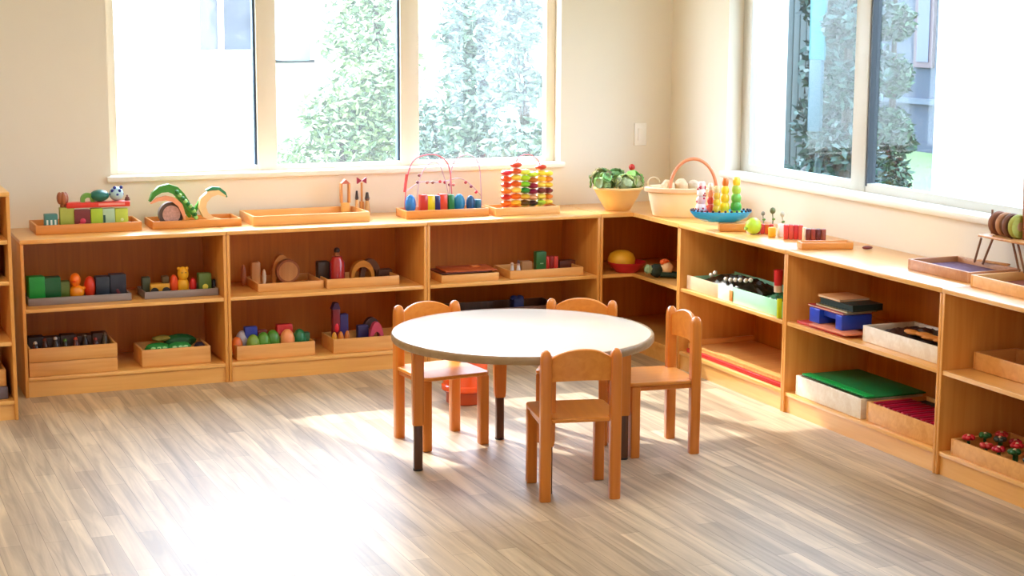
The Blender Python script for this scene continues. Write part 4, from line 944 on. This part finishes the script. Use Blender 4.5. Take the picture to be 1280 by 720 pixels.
# ------------------------------------------------------------------ right row, middle shelf
GRP = 'containers on the right wall shelves'
cl = thing('plastic_bin', 'long frosted bin, cream to mint green, holding black beads', 'bin', (0, 0, 0))
FROST = paint((226, 246, 226), 0.3, 0.03, 0.2); MINT = paint((176, 240, 196), 0.3, 0.03, 0.2)
bx0, bx1 = 3.955, 4.22
MB().box(bx0, bx0 + 0.006, 6.93, 7.235, zm + 0.0005, zm + 0.068, 0.002).build('cream_front_panel', paint((240, 206, 166), 0.35), cl)
MB().box(bx0, bx0 + 0.006, 6.80, 6.929, zm + 0.0005, zm + 0.072, 0.002).build('white_front_panel', FROST, cl)
MB().box(bx0, bx0 + 0.006, 6.345, 6.799, zm + 0.0005, zm + 0.074, 0.002).build('mint_front_panel', MINT, cl)
MB().box(bx0 + 0.006, bx1, 6.345, 6.351, zm + 0.0005, zm + 0.07).box(bx0 + 0.006, bx1, 7.229, 7.235, zm + 0.0005, zm + 0.06).box(bx1, bx1 + 0.006, 6.345, 7.235, zm + 0.0005, zm + 0.07).build('side_wall', MINT, cl)
MB().box(bx0 + 0.006, bx1, 6.351, 7.229, zm + 0.0005, zm + 0.006).build('bin_floor', MINT, cl)
ck = (6.8030, 0.4290)
MB().box(bx0 - 0.004, bx0 - 0.0002, ck[0] - 0.014, ck[0] + 0.014, zm + 0.008, zm + 0.056, 0.001).build('wooden_clip', TRAYD, cl)
def heap(label, x0, x1, y0, y1, z0, h, rgb, seed, name='bead_heap', cat='beads'):
    m = MB(); rr = random.Random(seed); n = 22; g = []
    for i in range(n + 1):
        row = []
        for j in range(n + 1):
            a, b_ = i / n, j / n
            e = (math.sin(PI * a) * math.sin(PI * b_)) ** 0.35
            row.append(m.bm.verts.new((x0 + (x1 - x0) * a, y0 + (y1 - y0) * b_, z0 + h * e * (0.82 + 0.3 * rr.random()))))
        g.append(row)
    for i in range(n):
        for j in range(n): m.bm.faces.new((g[i][j], g[i + 1][j], g[i + 1][j + 1], g[i][j + 1]))
    bt_ = [m.bm.verts.new((x, y, z0)) for x, y in ((x0, y0), (x1, y0), (x1, y1), (x0, y1))]
    o = m.build(name, paint(rgb, 0.35, 0.25, 0.3, 160)); tag(o, label, cat, kind='stuff'); return o
heap('glossy black beads heaped in the frosted bin', 3.965, 4.215, 6.66, 7.22, zm + 0.007, 0.083, (16, 30, 20), 3)
heap('deep green beads heaped at the near end of the frosted bin', 3.965, 4.215, 6.36, 6.65, zm + 0.007, 0.072, (14, 110, 66), 4)
for i, (u, v) in enumerate([(7.0380, 0.5090), (7.0760, 0.4840), (6.9350, 0.4860), (6.8910, 0.4960), (6.8470, 0.5030), (6.8030, 0.5090), (6.7520, 0.5130), (6.7090, 0.5230)]):
    o = MB().ball((0, 0, 0), 0.011, 12).build('white_bead', paint((244, 240, 226), 0.3), loc=(4.0, u, max(v, zm + 0.088))); tag(o, 'round white bead on the heap of black beads', 'bead', 'white beads on the black heap')
rcup = (4.0200, 6.5050, 0.0430, 0.5950)
t = thing('red_cup', 'red cup standing at the near end of the frosted bin, beside the divider', 'cup', (4.03, rcup[1] + 0.015, zm + 0.089)); hh = rcup[3] - zm - 0.089
MB().lathe([(0, 0), (0.016, 0), (0.021, hh), (0.018, hh), (0.014, 0.004), (0, 0.004)], 22).build('cup_body', paint((206, 34, 40), 0.35), t)
MB().cyl((0, 0, 0.0), 0.0185, hh * 0.3, 22).build('cream_band', paint((240, 200, 170), 0.4), t)
t = block('lime yellow stick upright at the near end of the frosted bin', (3.948, 6.365, 0.022, zm + 0.088), zm + 0.0005, (206, 226, 30), name='lime_stick', cat='stick', d=0.012, bev=0.003)
t.location.x = 3.944
# blue block building
zs = zm + 0.0005
o = MB().box(0, 0.24, -0.17, 0.17, 0, 0.012, 0.003).build('play_board', paint((206, 66, 60), 0.45, 0.1), loc=(3.955, 6.07, zs)); tag(o, 'red play board under the blue block building', 'board')
o = MB().box(0, 0.10, -0.15, 0.13, 0, 0.008, 0.003).build('orange_board', paint((232, 140, 100), 0.45, 0.1), loc=(3.94, 5.99, zs + 0.0125)); tag(o, 'orange strip board lying on the red play board', 'board')
zs2 = zs + 0.021
bl = thing('block_building', 'blue toy block building with an open gateway on the red board', 'toy building', (0, 0, 0))
MB().box(3.97, 4.12, 6.085, 6.165, zs2, zs2 + 0.062, 0.004).build('blue_tower', paint((16, 66, 196), 0.35, 0.05, 0.3), bl)
MB().box(3.97, 4.12, 5.915, 5.965, zs2, zs2 + 0.062, 0.004).build('blue_tower', paint((16, 66, 196), 0.35, 0.05, 0.3), bl)
MB().box(3.99, 4.12, 5.965, 6.085, zs2 + 0.034, zs2 + 0.062, 0.003).build('blue_lintel', paint((20, 58, 170), 0.35), bl)
MB().box(4.02, 4.09, 5.985, 6.03, zs2, zs2 + 0.032, 0.003).build('red_door', paint((206, 26, 36), 0.35), bl)
zz = zs2 + 0.0625
for i, (h_, c_, dx, dy, l_, lb) in enumerate([(0.008, (190, 40, 50), 0.0, 0.03, 0.27, 'thin red book on top of the blue block building'), (0.009, (120, 110, 40), 0.01, 0.0, 0.24, 'olive book lying above the thin red book'), (0.028, (20, 42, 40), 0.02, -0.02, 0.25, 'thick blackish green book near the top of the pile'), (0.009, (230, 176, 120), 0.02, 0.035, 0.17, 'small tan book topmost on the pile')]):
    t = thing('picture_book', lb, 'book', (4.055 + dx, 6.03 + dy, zz), 0)
    w_ = 0.075
    MB().box(-w_, w_, -l_ / 2, l_ / 2, 0, h_ * 0.16).box(-w_, w_, -l_ / 2, l_ / 2, h_ * 0.84, h_).box(w_ - 0.002, w_, -l_ / 2, l_ / 2, 0, h_).build('cover', paint(c_, 0.4), t)
    MB().box(-w_ + 0.003, w_ - 0.003, -l_ / 2 + 0.003, l_ / 2 - 0.003, h_ * 0.17, h_ * 0.83).build('pages', paint((30, 50, 46) if i == 2 else (226, 214, 190), 0.8), t)
    zz += h_ + 0.0005
panel_box('wooden_crate', 'pale wooden crate on the middle shelf beside the blue block building', 'crate', 3.985, 4.24, 5.235, 5.785, zm, 0.068, WHITEW, 1)  # white wood stands in for sky reflection on this crate
heap('dark brown shells filling the pale crate on the middle shelf', 4.0, 4.225, 5.25, 5.77, zm + 0.01, 0.072, (36, 20, 16), 8, 'shell_heap', 'shells')
for i in range(4):
    o = MB().ball((0, 0, 0), 0.03, 14, (0.7, 1.5, 0.35)).build('wooden_chip', paint((206, 130, 50), 0.5, 0.1), loc=(4.035 + 0.012 * (i % 2), 5.52 - i * 0.065, zm + 0.081), rz=0.3 * i); tag(o, 'flat amber wooden chip on the dark shells', 'wooden chip', 'wooden chips on the dark shells')
panel_box('wooden_crate', 'long low wooden crate on the middle shelf nearest the camera', 'crate', 4.06, 4.26, 4.40, 5.165, zm, 0.068, BOXW, 1)

# ------------------------------------------------------------------ right row, bottom shelf
t = thing('large_board_tray', 'large flat wooden board tray with a red underside slanting on the bottom shelf', 'tray', (0, 0, 0))
MB().box(3.955, 4.33, 6.34, 7.225, 0.0925, 0.112, 0.003).build('red_base', paint((190, 34, 34), 0.4), t)
MB().box(3.965, 4.33, 6.335, 7.23, 0.1125, 0.124, 0.003).build('wood_top', BOXW, t)
MB().box(3.965, 3.975, 6.335, 7.23, 0.124, 0.136, 0.002).build('rim', BOXW, t); MB().box(3.975, 4.33, 7.215, 7.23, 0.124, 0.15, 0.002).build('rim', BOXW, t)
block('orange wooden wedge at the near end of the large board tray', (3.975, 6.335, 0.04, 0.165), 0.0925, (226, 150, 70), mat=TRAYD, d=0.02)
bpy.data.objects[bpy.data.objects.keys()[-1]]
panel_box('white_crate', 'white painted crate with a green mat on the bottom shelf, touched by the sun', 'crate', 3.945, 4.25, 5.72, 6.215, zb, 0.088, WHITEW, 1)
gm = thing('green_mat', 'ribbed bright green mat lying over the white crate', 'mat', (0, 0, 0))
MB().box(3.962, 4.25, 5.70, 6.19, 0.1815, 0.189, 0.002).build('mat_sheet', paint((6, 120, 60), 0.5, 0.1), gm)
for k in range(26): MB().box(3.956, 4.00, 5.705 + k * 0.0187, 5.717 + k * 0.0187, 0.189, 0.1935, 0.0015).build('rib', paint((14, 190, 92), 0.4), gm)
panel_box('wooden_crate', 'amber crate of crimson ribbed strips on the bottom shelf beside the white crate', 'crate', 3.955, 4.25, 5.235, 5.695, zb, 0.082, BOXW, 1)
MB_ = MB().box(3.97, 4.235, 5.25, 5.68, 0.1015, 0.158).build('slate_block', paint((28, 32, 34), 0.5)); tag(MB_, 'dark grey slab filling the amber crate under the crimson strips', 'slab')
for k in range(14):
    y = 5.262 + k * 0.0312
    o = MB().box(-0.09, 0.09, -0.010, 0.010, 0, 0.016, 0.004).build('ribbed_strip', paint((186, 14, 60) if k % 2 else (150, 16, 50), 0.35), loc=(4.065, y, 0.1585)); tag(o, 'crimson strip lying across the amber crate', 'strip', 'crimson strips in the amber crate')
tray('wooden_tray', 'wooden tray of red and green toys on the bottom shelf nearest the camera', 'tray', 3.945, 4.22, 4.30, 5.125, zb, 0.062, BOXW, None, wall=0.012)
rr = random.Random(11); k = 0
GRPF = 'red and green toy flowers in the near tray'
for i in range(9):
    for j in range(3):
        y = 5.075 - i * 0.088 + rr.uniform(-0.012, 0.012); x = 3.985 + j * 0.075 + rr.uniform(-0.01, 0.01)
        c_ = [(206, 30, 40), (30, 100, 44), (216, 60, 60), (60, 70, 60), (190, 24, 50)][(i * 2 + j) % 5]
        o = thing('toy_flower', 'small red or green toy flower standing in the near tray', 'toy flower', (x, y, zb + 0.0075), rr.random() * 3, GRPF)
        hh = 0.078 + rr.uniform(-0.01, 0.014)
        MB().cyl((0, 0, 0), 0.006, hh * 0.8, 8).build('stem', paint((30, 90, 40), 0.5), o)
        m = MB()
        for q in range(5):
            a = q * 2 * PI / 5; m.ball((0.014 * math.cos(a), 0.014 * math.sin(a), hh * 0.85), 0.0125, 8, (1, 1, 0.8))
        m.build('petals', paint(c_, 0.4, 0.15), o); MB().ball((0, 0, hh * 0.92), 0.007, 8).build('flower_centre', paint((230, 190, 150), 0.4), o)

# ------------------------------------------------------------------ contents of the tall cabinet at the picture edge
panel_box('wooden_crate', 'slatted pale crate at the bottom of the tall cabinet', 'crate', 0.45, 0.765, 7.42, 7.70, 0.14, 0.075, BOXW, 1)
o = MB().box(0.42, 0.77, 7.41, 7.72, 0.0855, 0.1395, 0.006).build('grey_folder', paint((110, 100, 112), 0.6, 0.1)); tag(o, 'stack-like grey mat under the slatted crate in the tall cabinet', 'mat')
b = ballt('silvery ball on the crate in the tall cabinet', (0.70, 7.50, 0.05, 0.265), 0.2155, (150, 150, 156))
block('dark grey slab standing on the third shelf of the tall cabinet', (0.68, 7.55, 0.16, 0.735), 0.6005, (66, 62, 76), d=0.12)
block('brown box on the upper shelf of the tall cabinet', (0.58, 7.6, 0.18, 0.86), 0.7755, (90, 48, 30), d=0.14)
# ------------------------------------------------------------------ outside
OUTW = paint((246, 246, 244), 0.8, 0.01, 0, 2); OUTG = paint((50, 60, 74), 0.8, 0.08, 0, 2)
LAWN = paint((96, 118, 66), 0.9, 0.2, 0, 6); PAVE = paint((214, 210, 200), 0.9, 0.06, 0, 3)
struct(MB().box(-12, 30, YW + T + 0.02, 40, -0.35, -0.25), 'ground_garden', LAWN, smooth=False)
struct(MB().box(XW + T + 0.02, 30, -14, YW + T + 0.0, -0.35, -0.25), 'ground_side', LAWN, smooth=False)
# white building behind the back window
nb = thing('neighbour_building', 'white rendered building with a dark window, beyond the back window', 'building', (0, 0, 0))
yB = 14.5
w0 = (3.1580, 1.8160); w1 = (3.6230, 1.3450)
g0 = (3.8640, 1.8200); g1 = (4.1910, 1.3140)
def rect_wall(m, x0, x1, y0, y1, z0, z1, holes):
    xs = sorted({x0, x1, *[h[0] for h in holes], *[h[1] for h in holes]})
    for a, b in zip(xs, xs[1:]):
        cuts = sorted([(h[2], h[3]) for h in holes if h[0] <= a and h[1] >= b]); z = z0
        for c0, c1 in cuts: m.box(a, b, y0, y1, z, c0); z = c1
        m.box(a, b, y0, y1, z, z1)
rect_wall(m := MB(), -6, 5.6, yB, yB + 0.3, -0.3, 2.9, [(w0[0], w1[0] + 0.5, w1[1], w1[1] + 1.1), (g0[0], g1[0], g1[1], g1[1] + 1.1)])
m.build('wall', OUTW, nb, smooth=False)
for (a, b, z0_) in ((w0[0], w1[0] + 0.5, w1[1]), (g0[0], g1[0], g1[1])):
    f = MB().box(a, a + 0.05, yB + 0.05, yB + 0.12, z0_, z0_ + 1.1).box(b - 0.05, b, yB + 0.05, yB + 0.12, z0_, z0_ + 1.1).box(a + 0.05, b - 0.05, yB + 0.055, yB + 0.12, z0_, z0_ + 0.05).box(a + 0.05, b - 0.05, yB + 0.055, yB + 0.12, z0_ + 1.05, z0_ + 1.1)
    f = f.box(a + 0.22, a + 0.26, yB + 0.06, yB + 0.12, z0_ + 0.05, z0_ + 1.1).build('window_frame', OUTW, nb)
    MB().box(a, b, yB + 0.13, yB + 0.16, z0_, z0_ + 1.1).build('window_pane', paint((62, 70, 84), 0.2, 0.3, 0.5, 3), f)
    MB().box(a - 0.06, b + 0.06, yB - 0.06, yB - 0.001, z0_ - 0.06, z0_ - 0.001).build('sill', OUTW, nb)
ac = (3.8100, 1.3110); ac1 = (4.0580, 1.5390)
t = thing('air_conditioner', 'pale blue air conditioner box mounted on the white building', 'air conditioner', (0, 0, 0))
MB().box(ac[0], ac1[0], 14.12, 14.44, ac[1], ac1[1], 0.02).build('casing', paint((128, 156, 172), 0.5), t)
MB().box(ac[0] + 0.02, ac[0] + 0.06, 14.44, 14.499, ac[1], ac1[1]).box(ac1[0] - 0.06, ac1[0] - 0.02, 14.44, 14.499, ac[1], ac1[1]).build('bracket', OUTG, t)

def tree(name, label, loc, h, blobs, nleaf, rgbs, trunk_r=0.07, lw=0.05, group=None, seed=1):
    """trunk with branches and a crown made of separate leaves; one colour of leaf per crown part"""
    t = thing(name, label, 'tree', loc, 0, group); rr = random.Random(seed)
    m = MB(); m.tube([(0, 0, 0), (0.03, 0.02, h * 0.4), (0, 0, h * 0.8)], [trunk_r, trunk_r * 0.8, trunk_r * 0.4], 10)
    for bx_, by_, bz_, r in blobs[::2]: m.tube([(0, 0, max(0.05, bz_ * 0.4)), (bx_ * 0.5, by_ * 0.5, bz_ * 0.75), (bx_, by_, bz_)], [trunk_r * 0.5, trunk_r * 0.3, 0.01], 6)
    m.build('trunk', paint((64, 56, 46), 0.9, 0.2, 0, 20), t)
    tot = sum(b[3] ** 2 for b in blobs)
    for ci, c_ in enumerate(rgbs):
        vs, fs = [], []
        for bx_, by_, bz_, r in blobs:
            for _ in range(int(nleaf * r * r / tot / len(rgbs))):
                d = Vector((rr.gauss(0, 1), rr.gauss(0, 1), rr.gauss(0, 1))).normalized() * r * rr.uniform(0.45, 1.05)
                c = Vector((bx_, by_, bz_)) + d
                u = Vector((rr.gauss(0, 1), rr.gauss(0, 1), rr.gauss(0, 0.6))).normalized(); w = u.cross(Vector((rr.gauss(0, 1), rr.gauss(0, 1), rr.gauss(0, 1)))).normalized()
                s = lw * rr.uniform(0.7, 1.3); k = len(vs)
                vs += [c - u * s, c - w * s * 0.38 + u * s * 0.1, c + u * s, c + w * s * 0.38 + u * s * 0.1]; fs.append((k, k + 1, k + 2, k + 3))
        me = bpy.data.meshes.new('foliage'); me.from_pydata([tuple(v) for v in vs], [], fs); me.materials.append(paint(c_, 0.6, 0.1))
        o = bpy.data.objects.new('foliage', me); COL.objects.link(o); o.parent = t
    return t
G1 = [(110, 136, 84), (132, 150, 104), (84, 110, 74)]
G2 = [(98, 122, 104), (122, 142, 118), (78, 102, 88)]
tx = [(3.7560, 1.2230), (4.5140, 1.1590), (4.7750, 1.1850), (4.6410, 1.2360), (4.4800, 1.2840)]
tr = [tree('garden_tree', 'pale leafy bush in front of the white building, behind the middle pane', (tx[0][0], 12.3, -0.25), 1.6, [(.05, 0, 1.0, .3), (-.28, .1, .85, .22), (.3, .1, 1.15, .28), (.1, 0, 1.35, .25), (.35, .1, 1.5, .2), (-.1, .1, 1.2, .2), (.2, .1, .6, .35), (-.25, 0, .6, .25)], 7000, G1, 0.04, 0.035, 'garden trees', 2),
      tree('garden_tree', 'taller pale tree rising behind the bush, seen in the middle pane', (tx[1][0], 13.75, -0.25), 3.0, [(0, 0, 2.2, .35), (-.2, 0, 1.8, .3), (.1, .1, 1.5, .35), (-.15, .1, 2.6, .35), (.1, 0, 3.0, .35), (.1, 0, .9, .4)], 6000, G1, 0.05, 0.04, 'garden trees', 3),
      tree('garden_tree', 'low grey green shrub behind the third pane, beside the mullion', (tx[2][0], 13.0, -0.25), 1.2, [(-.1, 0, .5, .3), (.0, 0, .85, .24), (.15, 0, .6, .3), (-.05, 0, 1.15, .14)], 4500, G2, 0.03, 0.035, 'garden trees', 4),
      tree('garden_tree', 'tall grey green tree with hanging leaves, in the middle of the third pane', (tx[3][0], 11.7, -0.25), 3.2, [(0, 0, 1.0, .26), (-.05, 0, 1.45, .26), (0, 0, 1.95, .28), (.05, 0, 2.5, .3), (0, 0, .55, .32), (-.15, 0, 1.2, .18), (-.15, .0, 1.8, .2)], 8000, G2, 0.035, 0.04, 'garden trees', 5),
      tree('garden_tree', 'sparse greyish tree at the corner side of the third pane', (tx[4][0], 10.5, -0.25), 3.2, [(0, 0, .7, .26), (.0, .1, 1.5, .2), (.02, 0, 2.2, .26), (0, 0, 1.1, .2), (-.05, 0, 1.85, .18)], 4500, G2, 0.03, 0.038, 'garden trees', 6)]
MB_ = MB().box(5.65, 7.7, 16.0, 16.2, -0.3, 2.5).build('garden_wall', OUTW); tag(MB_, 'white garden wall behind the grey green trees', 'wall')
# beyond the right window
pa = (9.3950, 1.3140); pb = (9.2200, 1.3190)
MB_ = MB().box(5.6, 5.72, pb[0], pa[0] + 1.2, -0.3, 3.4, 0.01).build('white_pillar', OUTW); tag(MB_, 'bright white pillar outside the right window, next to the window jamb', 'pillar')
qa = (8.3610, 1.3470)
MB_ = MB().box(6.2, 6.5, qa[0] - 3.2, qa[0], -0.3, 3.4, 0.01).build('white_screen_wall', OUTW); tag(MB_, 'broad bright white wall outside the right window, past the blue grey building', 'wall')
fe = thing('timber_fence', 'grey weathered board fence behind the ivy outside the right window', 'fence', (9.2, 0, 0))
fy0, fy1 = (13.4240, 1.1200)[0], (15.3550, 1.0450)[0]
nb_ = 16
for i in range(nb_):
    a = fy0 + (fy1 - fy0) * i / nb_; b_ = a + (fy1 - fy0) / nb_ - 0.02
    MB().box(0, 0.03, a, b_, -0.28, 3.3 + 0.03 * (i % 3), 0.004).build('fence_board', paint((64, 72, 70), 0.85, 0.12, 0, 8), fe)
MB().box(0.03, 0.08, fy0, fy1, 0.2, 0.3).box(0.03, 0.08, fy0, fy1, 2.4, 2.5).build('rail', paint((110, 112, 108), 0.85), fe)
tc0 = (12.4080, 1.4410); tc1 = (12.1730, 1.1820); tcb = (12.2740, 1.0450)
t = thing('teal_banner_post', 'turquoise hanging panel among the ivy beyond the right window', 'banner', (7.9, (tc0[0] + tc1[0]) / 2, 0))
hw_ = abs(tc0[0] - tc1[0]) / 2
MB().box(0, 0.02, -hw_, hw_, tcb[1] + 0.3, 3.2, 0.005).build('panel', paint((0, 104, 112), 0.5, 0.1), t)
MB().box(0, 0.03, -hw_ * 0.7, hw_ * 0.9, tcb[1] - 0.3, tcb[1] + 0.3, 0.005).build('lower_panel', paint((20, 70, 82), 0.6, 0.1), t)
MB().tube([(0.05, 0, -0.26), (0.05, 0, 1.5), (0.05, 0, 3.3)], 0.025, 10).build('post', paint((52, 66, 66), 0.7), t)
G3 = [(38, 64, 54), (60, 86, 76), (26, 44, 38)]
iv0 = (11.1090, 16.7730)
iy = (12.8300, 1.1500)[0]
tree('ivy_shrub', 'tall blue green ivy covering the fence, behind the left sash of the right window', (8.55, iy, -0.25), 3.2, [(0, 0, .5, .42), (0, .1, 1.0, .38), (0, 0, 1.5, .4), (0, 0, 2.1, .4), (0, .1, 2.7, .4), (-.1, .35, .45, .25)], 9000, G3, 0.05, 0.05, 'ivy', 7)
iy2 = (11.8320, 1.1950)[0]
tree('ivy_shrub', 'blue green ivy reaching up beside the window mullion', (7.9, iy2, -0.25), 3.2, [(0, 0, .4, .24), (0, .05, .9, .2), (0, -.05, 1.4, .2), (0, 0, 1.9, .2), (0, 0, 2.4, .22)], 5000, G3, 0.05, 0.05, 'ivy', 8)
iy3 = (13.4720, 1.1140)[0]
tree('garden_tree', 'slim green tree before the blue grey building, right of the mullion', (9.5, iy3, -0.25), 3.0, [(0, .02, .9, .22), (0, 0, 1.4, .2), (.0, -.02, 1.9, .18), (0, -.2, .8, .14), (0, .05, .45, .24)], 5000, [(46, 78, 50), (70, 98, 68), (32, 58, 42)], 0.04, 0.045, 'garden trees', 9)
hb_ = thing('grey_building', 'blue grey building with windows beyond the lawn outside the right window', 'building', (15, 0, 0))
hy0, hy1 = (17.6920, 0.8920)[0], (22.4210, 0.7100)[0]
wA = (21.3960, 1.6900); wB = (21.0600, 1.4370); wC = (20.7000, 1.8290); wD = (20.2600, 0.9630)
MB().box(0, 0.4, hy0, hy1, -0.3, 7).build('wall', OUTG, hb_, smooth=False)
MB().box(-0.06, -0.001, wB[0], wA[0], wB[1], wA[1]).build('white_sign_box', OUTW, hb_)
f = MB().box(-0.05, -0.001, wD[0], wC[0], wD[1], wC[1] + 1.2).build('window_frame', paint((92, 72, 74), 0.6), hb_)
MB().box(-0.06, -0.05, wD[0] + 0.08, wC[0] - 0.08, wD[1] + 0.08, wC[1] + 1.1).build('window_pane', paint((70, 78, 100), 0.2), f)
MB().box(-0.07, -0.001, hy0, hy1, wB[1] - 1.0, wB[1] - 0.92).build('ledge', paint((70, 80, 92), 0.7), hb_)
MB().box(-0.05, -0.001, wA[0] - 0.9, wA[0] + 0.4, wA[1] + 0.45, wA[1] + 1.4).build('red_panel', paint((140, 84, 86), 0.7), hb_)

# ------------------------------------------------------------------ light
w = bpy.data.worlds.new('World'); scene.world = w; w.use_nodes = True
nt = w.node_tree; bg = nt.nodes['Background']
tc = nt.nodes.new('ShaderNodeTexCoord'); sp = nt.nodes.new('ShaderNodeSeparateXYZ'); cr = nt.nodes.new('ShaderNodeValToRGB')
nt.links.new(tc.outputs['Generated'], sp.inputs[0]); nt.links.new(sp.outputs['Z'], cr.inputs['Fac']); nt.links.new(cr.outputs['Color'], bg.inputs['Color'])
cr.color_ramp.elements[0].position = 0.0; cr.color_ramp.elements[0].color = (0.80, 0.88, 1.0, 1)
cr.color_ramp.elements[1].position = 0.8; cr.color_ramp.elements[1].color = (0.62, 0.76, 1.0, 1)
bg.inputs['Strength'].default_value = 7.0
sl = bpy.data.lights.new('sun', 'SUN'); sl.energy = 12 if y > 5 else 3; sl.angle = math.radians(1.0); sl.color = (1, 0.97, 0.92)
so = bpy.data.objects.new('sun', sl); COL.objects.link(so)
so.rotation_euler = Vector((0.32, -1, -0.90)).to_track_quat('-Z', 'Y').to_euler(); so.location = (0, 12, 8)
# unseen ceiling panels, added to fill the room with light
for i, (x, y) in enumerate([(-0.4, 5.6), (2.2, 5.6), (-0.4, 3.0), (2.2, 3.0), (-0.4, 0.4), (2.2, 0.4)]):
    t = thing('ceiling_fill_light', 'flat square ceiling panel, added out of view as fill light', 'fill light', (x, y, HC), 0, 'added ceiling fill lights')
    MB().box(-0.32, 0.32, -0.32, 0.32, -0.03, -0.001, 0.004).build('housing', TRIM, t)
    l = bpy.data.lights.new('panel', 'AREA'); l.size = 0.6; l.energy = 12 if y > 5 else 3; l.color = (1, 0.92, 0.80)
    o = bpy.data.objects.new('fill_lamp', l); COL.objects.link(o); o.location = (x, y, HC - 0.035)

# ------------------------------------------------------------------ camera and view
Cc, Rv, Uv, Fv, fpx = ([0.0, 0.0, 1.736578233413384], [0.9225601178630382, -0.38582523440007854, 0.0046601962042082095], [0.057631357428459165, 0.1497263961132373, 0.9870464188415331], [0.38152517029612926, 0.910341087069603, -0.1603672336340661], 2131.150067122262)
cam = bpy.data.cameras.new('camera'); co = bpy.data.objects.new('camera', cam); COL.objects.link(co)
M4 = Matrix(((Rv[0], Uv[0], -Fv[0], Cc[0]), (Rv[1], Uv[1], -Fv[1], Cc[1]), (Rv[2], Uv[2], -Fv[2], Cc[2]), (0, 0, 0, 1)))
co.matrix_world = M4
cam.sensor_width = 36; cam.lens = fpx * 36 / 1280; cam.clip_start = 0.05; cam.clip_end = 200
scene.camera = co
scene.view_settings.view_transform = 'Standard'; scene.view_settings.look = 'None'
scene.view_settings.gamma = 1; scene.view_settings.use_curve_mapping = False
scene.view_settings.exposure = 1.3
scene.cycles.max_bounces = 10; scene.cycles.diffuse_bounces = 5; scene.cycles.glossy_bounces = 4; scene.cycles.transparent_max_bounces = 12
scene.cycles.sample_clamp_indirect = 6; scene.cycles.caustics_reflective = False; scene.cycles.caustics_refractive = False
scene.cycles.use_denoising = True
